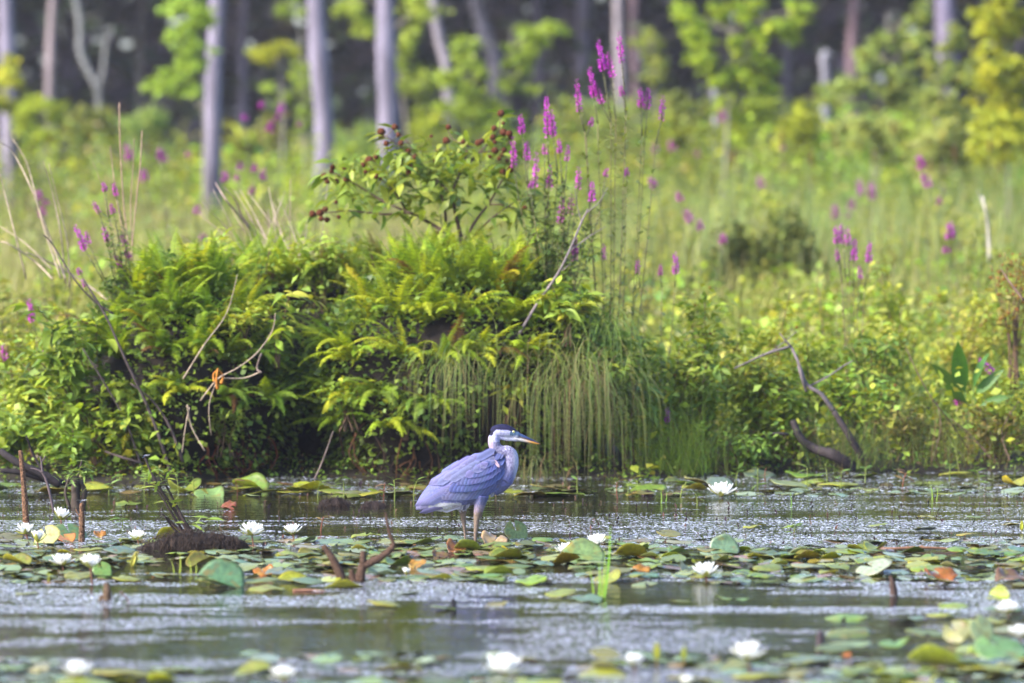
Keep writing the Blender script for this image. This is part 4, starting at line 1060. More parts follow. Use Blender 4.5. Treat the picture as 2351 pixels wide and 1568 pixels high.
for (u, d, vt, w, cl, no, ns, L, lb) in [
    (560, 35.75, 700, 110, SH, 34, 160, 0.06, 'leafy herb among the ferns on the right flank of the left hummock'),
    (420, 35.7, 900, 120, SHD, 30, 200, 0.045, 'small-leaved herb low in the front of the left hummock'),
    (520, 35.7, 940, 130, SHD, 30, 220, 0.045, 'small-leaved herb above the rusty roots'),
    (800, 35.7, 880, 130, SHD + SH, 34, 220, 0.05, 'leafy herb on the left front of the middle hummock'),
    (930, 35.65, 900, 120, SH, 30, 200, 0.05, 'pale leafy herb left of the falling sedge'),
    (1150, 35.7, 820, 120, SH + SHY, 34, 200, 0.055, 'yellow-green herb between the two falling sedges'),
    (1180, 35.55, 862, 60, SHY, 26, 40, 0.07, 'bright yellow-green sprig right above the heron head'),
    (1400, 35.8, 800, 130, SHD + SH, 34, 220, 0.06, 'green herb over the sedge at the hummock right end')]:
    bank_shrub(u, d, vt, w, cl, lb, 'leafy herbs on the hummocks', no, ns, L, stems=6, vbase=vt + 95)
for (u, d, vt, w, cl, no, ns, L, lb) in [
    (480, 36.6, 548, 130, SH, 30, 260, 0.055, 'pale leafy herb standing on the crest of the left hummock'),
    (600, 37.2, 560, 150, SH + SHD, 30, 300, 0.05, 'leafy herb on the crest between the hummocks'),
    (740, 37.2, 520, 150, LGN, 30, 320, 0.05, 'light green herb on the crest left of the buttonbush stem'),
    (870, 37.2, 540, 150, LGN + SH, 30, 300, 0.05, 'leafy herb on the crest under the buttonbush left branches'),
    (1150, 36.9, 530, 150, SH, 30, 320, 0.05, 'leafy herb on the crest right of the buttonbush stem'),
    (1260, 36.6, 545, 150, SHD + SH, 34, 340, 0.055, 'leafy herb at the foot of the dense loosestrife clump'),
    (1380, 36.8, 600, 140, SH, 30, 300, 0.055, 'leafy herb at the foot of the tallest loosestrife')]:
    bank_shrub(u, d, vt, w, cl, lb, 'leafy herbs on the hummocks', no, ns, L, stems=7)

# low leafy cover on the bank
def cover(name, n, xr, dr, hmax, cols, label, size):
    x = rng.uniform(xr[0], xr[1], n); e = rng.uniform(dr[0], dr[1], n)
    y = np.array([shore(a) for a in x]) + e
    hh = np.array([0.5 + 0.8 * noise.noise(Vector((a * 1.6, b * 1.6, 9))) for a, b in zip(x, y)])
    z = np.array([ground(a, b) for a, b in zip(x, y)]) + rng.random(n) ** 0.8 * hmax * np.clip(hh, 0.12, 1.2)
    m = MB(); D = rng.normal(size=(n, 3)) * np.array([1, 1, 0.5])
    scatter(m, KITE_B[0], KITE_B[1], frames(D, rng.normal(size=n) * 0.5), np.stack([x, y, z], 1), size * (0.6 + 0.8 * rng.random(n)), mixcols(cols, n, 0.3))
    tag(obj(name, m.mesh(name), M_LEAF), label, 'undergrowth', kind='stuff')
cover('ground_cover', 11000, (0.85, 5.6), (0.05, 10), 0.85, SH + SHY, 'leafy low cover of the right bank', 0.075)
cover('ground_cover', 11000, (-5.6, -1.9), (0.05, 10), 0.8, SH + SHD, 'leafy low cover of the left bank', 0.075)
cover('ground_cover', 4500, (-4.5, 4.5), (-0.1, 0.5), 0.16, SHD + [(0.1, 0.06, 0.03)], 'small weeds along the muddy waterline', 0.03)

# broad arrow leaves on the right
al = at(2230, 1010, 37.0); al.z = ground(al.x, 37.0)
ar = thing('pickerelweed', 'broad dark green arrow-shaped leaves standing in the right bank', 'plant', al)
for (u0, v0, u1, v1, L, w, rl) in [(2215, 900, 2190, 785, 0.30, 1.25, 1.2), (2235, 890, 2255, 812, 0.26, 1.1, 1.4), (2210, 905, 2140, 830, 0.26, 0.8, 1.0), (2240, 905, 2295, 850, 0.24, 0.9, 1.5), (2220, 925, 2165, 880, 0.2, 0.9, 1.2), (2250, 930, 2320, 905, 0.22, 0.7, 1.3)]:
    p, q = at(u0, v0, 37.0) - al, at(u1, v1, 36.9) - al
    obj('leaf', ME_LEAF[0], None, ar, p, frame1((q - p).normalized(), rl), ((q - p).length * 1.05, L * w * 1.0, L), (0.07, 0.15, 0.025))
    m = MB(); v, f = tube(smooth_path([(0, 0, -0.05), p * 0.6, p], 6), 0.006, 5); m.add(v, f, (0.1, 0.16, 0.04)); obj('stalk', m.mesh('stalk'), M_TWIG, ar)

# ------------------------------------------------------------------ dead branches, stalks, twigs
def deadwood(name, label, cat, d, paths, col, group=None, jit=0.05, root=None):
    u0, v0 = root or paths[0][0][0]
    b = at(u0, v0, d)
    th = thing(name, label, cat, b, group)
    for path, r0, r1 in paths:
        branch(th, b, path, d, r0, r1, col if not callable(col) else col(), 'branch', jit)
    return th
GREY = (0.12, 0.10, 0.105)
deadwood('dead_branch', 'bent grey dead branch rising from the right bank', 'branch', 36.35, [([(1915, 945), (1885, 905), (1852, 882), (1832, 830), (1816, 795)], 0.018, 0.010), ([(1816, 795), (1760, 812), (1720, 830), (1685, 846)], 0.012, 0.006), ([(1816, 795), (1800, 778), (1790, 765)], 0.007, 0.004),
    ([(1835, 840), (1842, 870), (1852, 900)], 0.016, 0.010), ([(1855, 888), (1900, 865), (1940, 838), (1958, 828)], 0.008, 0.004), ([(1720, 830), (1780, 800), (1830, 760)], 0.005, 0.003)], GREY)
deadwood('dead_branch', 'black crooked log at the foot of the bent dead branch', 'log', 36.2, [([(1960, 1075), (1915, 1045), (1870, 1030), (1838, 1005), (1820, 965)], 0.05, 0.022), ([(1985, 1060), (1950, 1000), (1915, 945)], 0.032, 0.02), ([(1690, 1040), (1730, 1010), (1770, 996), (1810, 997)], 0.010, 0.012)], (0.035, 0.028, 0.03))
deadwood('dead_branch', 'slanting thin grey branch on the right slope of the hummock', 'branch', 35.75, [([(1190, 770), (1235, 695), (1280, 630), (1310, 570), (1335, 510), (1350, 480)], 0.012, 0.006), ([(1345, 490), (1375, 465), (1395, 430)], 0.005, 0.002), ([(1310, 575), (1350, 545), (1390, 520)], 0.005, 0.002), ([(1335, 510), (1325, 470), (1320, 430)], 0.004, 0.002), ([(1280, 630), (1310, 605)], 0.004, 0.002)], (0.15, 0.125, 0.13))
deadwood('dead_twig', 'pale forked dry twig arching over the left hummock ferns', 'twig', 35.25, [([(460, 920), (500, 870), (545, 845), (590, 810), (625, 760), (632, 720)], 0.006, 0.003), ([(420, 870), (470, 790), (520, 720), (545, 630)], 0.006, 0.002), ([(500, 870), (480, 930), (485, 1000)], 0.004, 0.003), ([(430, 930), (440, 980), (470, 1035)], 0.007, 0.004), ([(435, 935), (425, 985), (418, 1040)], 0.005, 0.003), ([(510, 868), (560, 868), (595, 855)], 0.004, 0.006)], (0.27, 0.21, 0.16), root=(470, 1035))
deadwood('dead_twig', 'tiny hanging orange tuft of dead leaves on the dry twig', 'twig', 35.2, [([(500, 845), (497, 870), (500, 893)], 0.004, 0.014), ([(503, 850), (512, 862), (508, 880)], 0.003, 0.012), ([(498, 850), (490, 860), (492, 876)], 0.003, 0.010)], (0.38, 0.15, 0.03), root=(500, 850))
deadwood('dead_twig', 'dark thin sticks leaning in the gap between the hummocks', 'twig', 35.2, [([(722, 1100), (740, 1060), (765, 990)], 0.007, 0.004), ([(600, 855), (590, 845), (600, 812)], 0.009, 0.008)], (0.13, 0.10, 0.09), root=(722, 1100))
deadwood('dead_twig', 'pale dry stems arching at the left edge of the meadow', 'dry stems', 37.6, [([(150, 640), (120, 560), (75, 440), (30, 350), (2, 328)], 0.009, 0.003), ([(140, 640), (100, 520), (80, 440), (60, 370), (30, 320)], 0.008, 0.003), ([(150, 650), (140, 540), (120, 440), (100, 370)], 0.008, 0.003), ([(60, 640), (35, 540), (10, 440), (0, 400)], 0.008, 0.003), ([(160, 660), (155, 560), (135, 470), (112, 375)], 0.006, 0.003), ([(120, 620), (60, 560), (0, 520)], 0.006, 0.003), ([(120, 640), (80, 600), (20, 560), (0, 555)], 0.007, 0.004), ([(250, 690), (180, 640), (110, 600), (60, 580)], 0.009, 0.005)], (0.30, 0.235, 0.175), jit=0.2, root=(150, 650))
deadwood('dry_stalk', 'tall dry seed stalks rising behind the left loosestrife', 'dry stalk', 36.8, [([(300, 600), (285, 480), (276, 330), (274, 236)], 0.006, 0.004), ([(300, 600), (312, 470), (322, 380), (326, 300)], 0.006, 0.004), ([(305, 600), (300, 470), (306, 380), (308, 318)], 0.005, 0.003), ([(295, 590), (270, 470), (258, 380), (253, 335)], 0.005, 0.003), ([(290, 590), (250, 500), (232, 420), (212, 370)], 0.003, 0.002)], (0.25, 0.17, 0.12), root=(300, 640))
tw = []
for k in range(46):
    x0 = random.gauss(640, 40); a = random.gauss(-0.5, 0.55); L = random.uniform(90, 190)
    x1, y1 = x0 + math.sin(a) * L, 600 - math.cos(a) * L
    tw.append(([(x0, 610), (x0 * 0.5 + x1 * 0.5 + random.gauss(0, 8), (610 + y1) / 2), (x1, y1)], random.uniform(0.003, 0.006), 0.0018))
tw += [([(620, 580), (570, 520), (520, 460), (495, 420)], 0.012, 0.004), ([(560, 510), (540, 460), (515, 430)], 0.008, 0.003)]
deadwood('dry_thicket', 'thicket of pale leafless twigs behind the hummock crest', 'twigs', 38.3, tw, lambda: pick([(0.32, 0.24, 0.21), (0.22, 0.15, 0.13), (0.36, 0.28, 0.22)]), jit=0.3, root=(640, 620))
deadwood('dead_branch', 'black fallen logs at the waterline by the left edge', 'log', 34.6, [([(140, 1112), (90, 1085), (40, 1062), (0, 1035)], 0.035, 0.025), ([(190, 1110), (120, 1105), (50, 1085), (0, 1080)], 0.028, 0.02), ([(110, 1100), (80, 1050), (60, 1000)], 0.012, 0.006)], (0.022, 0.018, 0.02), root=(90, 1110))
deadwood('dark_stem', 'dark woody stems leaning left out of the left hummock', 'stems', 35.4, [([(400, 1110), (350, 960), (290, 830), (240, 720), (190, 640)], 0.014, 0.006), ([(330, 1090), (290, 970), (240, 880), (190, 800)], 0.011, 0.005), ([(420, 1060), (390, 980), (350, 920), (300, 880)], 0.012, 0.006), ([(330, 1065), (280, 1050), (240, 1036)], 0.012, 0.008), ([(260, 720), (215, 690), (170, 640), (120, 560), (100, 540)], 0.008, 0.004)], (0.06, 0.045, 0.045), root=(400, 1110))
deadwood('dead_twig', 'pale thin snag standing right of the dark shrub, blurred', 'snag', 47, [([(2272, 600), (2268, 520), (2262, 480), (2255, 450)], 0.02, 0.012), ([(2262, 480), (2250, 455), (2245, 440)], 0.01, 0.006)], (0.35, 0.32, 0.27), root=(2272, 640))
deadwood('dead_twig', 'brown twigs leaning from the twiggy shrubs at the right waterline', 'twigs', 36.6, [([(2240, 1060), (2190, 980), (2130, 900), (2080, 800)], 0.006, 0.003), ([(2280, 1060), (2230, 1000), (2180, 960)], 0.006, 0.003), ([(2140, 1060), (2160, 980), (2150, 920)], 0.006, 0.003), ([(2320, 1060), (2300, 990), (2340, 920)], 0.006, 0.003), ([(2060, 1060), (2080, 1000), (2060, 940)], 0.005, 0.003), ([(2351, 690), (2320, 650), (2300, 620)], 0.012, 0.005)], (0.10, 0.065, 0.05), jit=0.2, root=(2240, 1070))

# ------------------------------------------------------------------ the heron
HB = onwater(918.4 + 730 * 0.2197, 1244)
ZP = 0.2197 / ppm(HB.y)                      # metres for one unit of the heron's own drawing grid
def hz(x, y, dy=0.0): return Vector(((x - 730) * ZP, dy, (1352 - y) * ZP))
heron = thing('heron', 'blue-grey heron standing in shallow water, neck folded, facing right', 'bird', HB)
SEC = [(1135, 640, 40, 36), (1100, 640, 105, 85), (1040, 635, 180, 130), (920, 640, 232, 172), (780, 690, 268, 185), (640, 752, 250, 172), (500, 800, 228, 146), (380, 850, 180, 108), (280, 900, 128, 74), (210, 948, 78, 44), (165, 985, 32, 20)]
def torso_mesh(mb):
    ns = 24; vs = []
    for (x, y, rh, rw) in SEC:
        for k in range(ns):
            a = 2 * math.pi * k / ns
            vs.append(tuple(hz(x, y - rh * math.sin(a), rw * ZP * math.cos(a))))
    fs = [(i * ns + k, i * ns + (k + 1) % ns, (i + 1) * ns + (k + 1) % ns, (i + 1) * ns + k) for i in range(len(SEC) - 1) for k in range(ns)]
    fs += [tuple(range(ns))[::-1], tuple((len(SEC) - 1) * ns + k for k in range(ns))]
    mb.add(vs, fs)
def limb(mb, pts, rads, n=24, sides=14, dy=None, flat=1.0):
    P = smooth_path([hz(*p) if len(p) == 2 else hz(p[0], p[1], p[2] * ZP) for p in pts], n)
    rr = np.interp(np.linspace(0, len(rads) - 1, n), range(len(rads)), rads) * ZP
    v, f = tube(P, list(rr), sides)
    mb.add(v, f)
bmsh = MB()
torso_mesh(bmsh)
limb(bmsh, [(1015, 205), (985, 255), (984, 320), (1010, 375), (1070, 405), (1125, 408), (1160, 445), (1160, 520), (1130, 610), (1080, 690)], [50, 60, 64, 64, 64, 68, 72, 82, 94, 112], 44)
limb(bmsh, [(950, 205), (985, 192), (1040, 185), (1100, 188), (1150, 200), (1195, 218), (1240, 240)], [22, 58, 70, 70, 62, 48, 34], 20)
limb(bmsh, [(1150, 530), (1125, 650), (1060, 745), (970, 810)], [76, 88, 84, 70], 16)
limb(bmsh, [(1050, 240), (1120, 262), (1200, 272), (1270, 288)], [40, 32, 26, 12], 12)
for dy, pth, rd in ((60, [(650, 960), (655, 1030), (660, 1090), (668, 1180), (677, 1260), (682, 1352), (684, 1420), (686, 1500)], [70, 44, 32, 19, 14, 13, 12, 14]), (-60, [(850, 860), (835, 950), (818, 1030), (804, 1100), (797, 1180), (790, 1260), (786, 1352), (784, 1420), (782, 1500)], [90, 64, 50, 36, 27, 20, 16, 14, 15])):
    limb(bmsh, [(a, b, dy) for a, b in pth], rd, 26, 10)
    fx, fy = pth[-1]
    for ang, L in ((-0.5, 150), (0.0, 170), (0.5, 150), (math.pi, 110)):
        limb(bmsh, [(fx, fy - 4, dy), (fx + math.cos(ang) * L * 0.5, fy - 8, dy + math.sin(ang) * L * 0.5), (fx + math.cos(ang) * L, fy + 2, dy + math.sin(ang) * L)], [11, 10, 4], 7, 6)
tmp = obj('tmp_body', bmsh.mesh('tmp_body'))
rm = tmp.modifiers.new('r', 'REMESH'); rm.mode = 'VOXEL'; rm.voxel_size = 0.0042; rm.use_smooth_shade = True
sm = tmp.modifiers.new('s', 'SMOOTH'); sm.factor = 0.5; sm.iterations = 5
dg = bpy.context.evaluated_depsgraph_get()
bme = bpy.data.meshes.new_from_object(tmp.evaluated_get(dg))
bpy.data.objects.remove(tmp)
for nm in [a.name for a in bme.attributes if a.name == 'Col']: bme.attributes.remove(bme.attributes[nm])
BLUE, LAV, WHT, NAVY = (0.068, 0.083, 0.195), (0.10, 0.095, 0.18), (0.38, 0.39, 0.52), (0.005, 0.005, 0.02)
cols = []
for v in bme.vertices:
    x = v.co.x / ZP + 730; y = 1352 - v.co.z / ZP
    nz = noise.noise(Vector((x * 0.045, v.co.y / ZP * 0.045, y * 0.045))); nf = noise.noise(Vector((x * 0.13, v.co.y / ZP * 0.13, y * 0.05)))
    c = lerp3(BLUE, (0.13, 0.13, 0.32), 0.5 + 0.5 * nz)
    body_c = c
    if x > 915 and y < 520 or x > 1055 and y < 760:                       # neck and head
        c = lerp3(LAV, (0.18, 0.175, 0.28), 0.45 + 1.7 * nf)
        if x > 1000 and y > 520: c = lerp3(c, body_c, sstep(540, 740, y + 30 * nf))
        if x < 975 and y > 230: c = lerp3(c, (0.32, 0.25, 0.34), 0.6)
        if x > 1150 and y > 330: c = lerp3(c, WHT, sstep(1165, 1215, x) * 0.7)
        if 1090 < x and 300 < y < 385: c = lerp3(c, WHT if nf > 0 else (0.10, 0.09, 0.16), 0.55)
        if x > 930 and y < 300:
            c = lerp3((0.24, 0.25, 0.46), (0.38, 0.38, 0.56), 0.5 + nf)
            if y > 222 and x > 1090: c = WHT
            line = np.interp(x, [930, 975, 1010, 1130, 1165, 1195, 1240], [215, 200, 172, 176, 190, 214, 222])
            if y < line + 6 * nf: c = lerp3(NAVY, (0.014, 0.014, 0.05), 0.5 + nf)
            if x < 990 and 180 < y < 238 and x + (y - 180) * 0.35 < 985: c = NAVY
            if x > 1150 and 195 < y < 236: c = (0.08, 0.13, 0.22)
    elif x > 1010 and y > 600: c = lerp3(BLUE, LAV, 0.5 + nf)
    if y > 880 and x > 700 and y < 1000: c = lerp3(BLUE, LAV, 0.3 + nf)
    if y > 930 and x < 300: c = (0.14, 0.135, 0.26)
    elif y > 935 + 20 * nf and x < 640: c = lerp3(WHT, (0.35, 0.36, 0.27), 0.3 + nf)
    if y > 960 and 540 < x < 720: c = lerp3((0.22, 0.19, 0.22), WHT, 0.5 + nf)
    if y > 900 and 740 < x < 930: c = lerp3(c, lerp3((0.15, 0.115, 0.12), (0.18, 0.15, 0.23), 0.5 + nf), sstep(910, 1010, y + 40 * nf))
    if y > 1030 + 40 * nf: c = lerp3((0.11, 0.085, 0.075), (0.16, 0.115, 0.085), 0.5 + nf)
    cols.append((*c, 1))
ca = bme.attributes.new('Col', 'FLOAT_COLOR', 'POINT')
ca.data.foreach_set('color', np.array(cols, np.float32).ravel())
bme.polygons.foreach_set('use_smooth', np.ones(len(bme.polygons), bool))
bme.name = 'body'
obj('body', bme, M_BODY, heron)
# bill, eyes
def bill_half(name, top, cols3):
    m = MB(); ns = 10; vs, cc = [], []
    xs_ = np.linspace(1195, 1470, 14)
    for x in xs_:
        gape = np.interp(x, [1195, 1300, 1470], [240, 272, 324])
        hi = np.interp(x, [1195, 1240, 1330, 1420, 1470], [196, 206, 248, 294, 324])
        lo = np.interp(x, [1195, 1240, 1330, 1430, 1470], [282, 296, 312, 327, 326])
        w = np.interp(x, [1195, 1240, 1350, 1470], [40, 33, 20, 2])
        a0, a1 = (gape, hi) if top else (lo, gape - 0.5)
        for k in range(ns):
            an = 2 * math.pi * k / ns
            yy = (a0 + a1) / 2 + (a0 - a1) / 2 * math.cos(an)
            prof = math.sin(an)
            vs.append(tuple(hz(x, yy, w * ZP * prof * (1.0 if (yy > gape - 6 and top) or (yy < gape + 6 and not top) else 0.8))))
            t = (x - 1195) / 275
            cc.append(cols3(t, (yy - a1) / (a0 - a1 + 1e-6)))
    fs = [(i * ns + k, i * ns + (k + 1) % ns, (i + 1) * ns + (k + 1) % ns, (i + 1) * ns + k) for i in range(13) for k in range(ns)] + [tuple(range(ns))[::-1], tuple(13 * ns + k for k in range(ns))]
    m.add(vs, fs, np.array(cc)); obj(name, m.mesh(name), M_BILL, heron)
bill_half('upper_mandible', True, lambda t, h: lerp3((0.04, 0.075, 0.18), (0.015, 0.02, 0.075), min(1, t * 1.6)) if h < 0.8 or t < 0.2 else (0.22, 0.15, 0.08))
bill_half('lower_mandible', False, lambda t, h: lerp3((0.34, 0.33, 0.36), (0.36, 0.17, 0.02), sstep(0.25, 0.75, t)))
for sd in (-1, 1):
    e = obj('eye', BALL.copy(), M_EYE, heron, hz(1187, 196, sd * 46 * ZP), None, (15 * ZP, 7 * ZP, 16 * ZP), (0.40, 0.42, 0.16)); e.data.materials.clear(); e.data.materials.append(M_EYE)
    q = obj('pupil', BALL.copy(), None, e, (0.05, sd * 0.72, 0), None, (0.42, 0.42, 0.5), (0.004, 0.004, 0.005)); q.data.materials.clear(); q.data.materials.append(M_EYE)
# wing feathers, both sides
def feather_mesh(name, w, tip=0.75):
    m = MB(); segs = 6; vs, cc = [], []
    for i in range(segs + 1):
        s = i / segs
        ww = 0.5 * w * min(1, (s / 0.25 + 0.25)) * (1 if s < tip else math.sqrt(max(0, 1 - ((s - tip) / (1 - tip)) ** 2)) * 0.97 + 0.03)
        for q, kk in ((-1, 1.32), (-0.5, 0.96), (0, 0.72), (0.5, 0.96), (1, 1.32)):
            vs.append((s, ww * q, 0.03 * w * (1 - q * q) * 4 * 0.5 - 0.02 * s)); cc.append(kk * (0.96 + 0.12 * s))
    fs = np.array([(i * 5 + k, i * 5 + k + 1, (i + 1) * 5 + k + 1, (i + 1) * 5 + k) for i in range(segs) for k in range(4)])
    m.add(vs, fs, np.array(cc)[:, None] * np.ones((1, 3))); me = m.mesh(name); me.materials.append(M_FEATHER); return me
FE_S, FE_L = feather_mesh('feather', 0.5, 0.6), feather_mesh('feather', 0.24, 0.8)
sx = [s[0] for s in SEC][::-1]
def side(x, y):
    cy = np.interp(x, sx, [s[1] for s in SEC][::-1]); rh = np.interp(x, sx, [s[2] for s in SEC][::-1]); rw = np.interp(x, sx, [s[3] for s in SEC][::-1])
    q = (y - cy) / rh
    return rw * math.sqrt(max(0.0, 1 - min(0.985, abs(q)) ** 2))
def feather(rx, ry, tx, ty, w, lay, col, me):
    for sd in (-1, 1):
        a = hz(rx, ry, sd * (side(rx, ry) + lay) * ZP); b = hz(tx, ty, sd * (max(side(tx, ty), 20) + lay + 6) * ZP)
        X = b - a; L = X.length; X.normalize()
        my = (ry + ty) / 2; mx = (rx + tx) / 2
        cy = np.interp(mx, sx, [s[1] for s in SEC][::-1]); rh = np.interp(mx, sx, [s[2] for s in SEC][::-1])
        N = Vector((0, sd, -(my - cy) / rh * 0.7))
        N = (N - X * N.dot(X)).normalized(); Y = N.cross(X)
        rt = Matrix((X, Y, N)).transposed()
        wn = 0.5 if me is FE_S else 0.24
        obj('feather', me, None, heron, a, rt, (L, w * ZP / wn, L * 0.6), tuple(c * random.uniform(0.92, 1.08) for c in col))
def ybot(x): return np.interp(x, [430, 560, 700, 850, 960, 1010], [908, 916, 912, 885, 835, 780])
FB, FP, FT = (0.060, 0.075, 0.202), (0.08, 0.086, 0.2), (0.105, 0.105, 0.206)
for k in range(6): feather(560 - 14 * k, 720 + 26 * k, 150 + 30 * k, 975 - 3 * k, 62, 2 + k * 0.8, lerp3(FT, FP, k / 6), FE_L)
for x in range(440, 985, 38): feather(x + 130, ybot(min(x + 60, 1000)) - 165, x, ybot(x) - 4, 70, 8 - x * 0.002, lerp3(FT, FB, (x - 440) / 500), FE_L)
for x in range(520, 1010, 40): feather(x + 85, ybot(min(x + 40, 1000)) - 215, x, ybot(x) - 92, 62, 13 - x * 0.002, FB, FE_S)
for x in range(600, 1030, 38): feather(x + 65, ybot(min(x + 30, 1010)) - 275, x, ybot(x) - 165, 56, 17 - x * 0.002, lerp3(FB, FP, 0.4), FE_S)
for x in range(700, 1045, 34): feather(x + 48, ybot(min(x + 20, 1010)) - 320, x, ybot(min(x, 1010)) - 232, 50, 20 - x * 0.002, FB, FE_S)
for x in range(780, 1050, 32): feather(x + 40, ybot(min(x + 20, 1010)) - 375, x, ybot(min(x, 1010)) - 300, 46, 22 - x * 0.002, lerp3(FB, FP, 0.5), FE_S)
for i, (tx, ty) in enumerate([(385, 742), (330, 745), (300, 750), (450, 690), (520, 705), (420, 650), (600, 650), (520, 600), (680, 660), (610, 580), (760, 600), (700, 520), (840, 560), (800, 480)]):
    feather(min(tx + 240, 990), ty - 150 if tx < 700 else ty - 105, tx, ty, 84, 26 + i * 0.6, lerp3(FP, FT, random.random()), FE_L)
for k in range(18):                                                     # loose flank and breast plumes
    x = random.uniform(560, 1060); y = np.interp(x, [560, 700, 830, 950, 1060], [985, 960, 900, 850, 790])
    feather(x + 25, y - 60, x - random.uniform(0, 40), y + random.uniform(20, 55), 34, -8, pick([WHT, LAV, BLUE]), FE_L)
for (rx, ry, tx, ty, c) in [(520, 930, 225, 1030, FP), (540, 950, 200, 1050, FT), (560, 945, 300, 1020, WHT), (600, 950, 380, 1025, WHT), (640, 960, 450, 1035, WHT)]:
    feather(rx, ry, tx, ty, 56, -6, c, FE_L)
feather(985, 485, 1040, 560, 30, 26, (0.34, 0.24, 0.30), FE_S)

# ------------------------------------------------------------------ water lilies
def petal_mesh(name, w, cup, c0, c1):
    m = MB(); segs = 5; vs, cc = [], []
    for i in range(segs + 1):
        s = i / segs
        ww = 0.5 * w * (math.sin(math.pi * (0.08 + 0.92 * s ** 0.85)) ** 0.8 if s < 1 else 0.02)
        for q in (-1, 0, 1):
            vs.append((s, ww * q, cup * (s * s * 0.55 - 0.12 * s) + abs(q) * w * 0.16)); cc.append(lerp3(c0, c1, s))
    fs = np.array([(i * 3 + k, i * 3 + k + 1, (i + 1) * 3 + k + 1, (i + 1) * 3 + k) for i in range(segs) for k in range(2)])
    m.add(vs, fs, np.array(cc)); me = m.mesh(name); me.materials.append(M_PETAL); return me
PW = [petal_mesh('petal', 0.50, 0.42, (0.82, 0.82, 0.72), (0.86, 0.86, 0.86)), petal_mesh('petal', 0.46, 0.5, (0.82, 0.82, 0.72), (0.86, 0.86, 0.86))]
SEP = petal_mesh('sepal', 0.40, 0.5, (0.24, 0.26, 0.03), (0.34, 0.34, 0.07))
def stamen_mesh():
    m = MB()
    n = 40; a = rng.uniform(0, 6.28, n); e = rng.uniform(0.5, 1.4, n)
    D = np.stack([np.cos(a) * np.cos(e), np.sin(a) * np.cos(e), np.sin(e)], 1)
    scatter(m, KITE[0], KITE[1], frames(D, rng.normal(size=n)), np.zeros((n, 3)), np.full(n, 0.36), np.tile([(0.7, 0.45, 0.03)], (n, 1)))
    me = m.mesh('stamens'); me.materials.append(M_PETAL); return me
STAM = stamen_mesh()
LILY = []
def water_lily(u, v, w, vw, open_, label, tilt=(0, 0)):
    g = onwater(u, vw); d = g.y
    th = thing('water_lily', label, 'water lily', g, 'white water lilies')
    size = w / ppm(d) / 2 * 1.14
    zc = max(0.015, at(u, v, d).z - size * 0.42)
    top = Vector((tilt[0] * 0.02, 0, zc))
    tl = Matrix.Rotation(tilt[0], 3, 'Y') @ Matrix.Rotation(tilt[1], 3, 'X')
    m = MB(); vv, f = tube(smooth_path([Vector((random.uniform(-.01, .03), 0.0, -0.12)), Vector((0.01, 0, zc * 0.3 - 0.02)), top], 7), lin(0.005, 0.0045, 7), 6); m.add(vv, f, (0.13, 0.06, 0.04)); obj('stalk', m.mesh('stalk'), M_TWIG, th)
    k0 = random.uniform(0, 6.28)
    rings = [(8, 12 + (1 - open_) * 45, 1.0, 0), (8, 30 + (1 - open_) * 35, 0.97, 1), (8, 50 + (1 - open_) * 22, 0.88, 1), (6, 68 + (1 - open_) * 10, 0.72, 1)]
    for n, el, L, kd in rings:
        for i in range(n):
            a = k0 + 2 * math.pi * (i + 0.5 * kd) / n + random.gauss(0, 0.08)
            rt = tl @ Matrix.Rotation(a, 3, 'Z') @ Matrix.Rotation(-R(el + random.gauss(0, 5)), 3, 'Y')
            obj('petal', PW[kd], None, th, top, rt, size * L * random.uniform(0.93, 1.05))
        k0 += 0.35
    for i in range(4):
        a = -math.pi / 2 + random.uniform(-0.5, 0.5) + i * math.pi / 2
        rt = tl @ Matrix.Rotation(a, 3, 'Z') @ Matrix.Rotation(-R(4 + (1 - open_) * 48 + random.gauss(0, 5)), 3, 'Y')
        obj('sepal', SEP, None, th, top - Vector((0, 0, 0.006)), rt, size * random.uniform(0.85, 0.98))
    obj('stamens', STAM, None, th, top + Vector((0, 0, size * .05)), None, size)
    LILY.append((g.x, g.y))
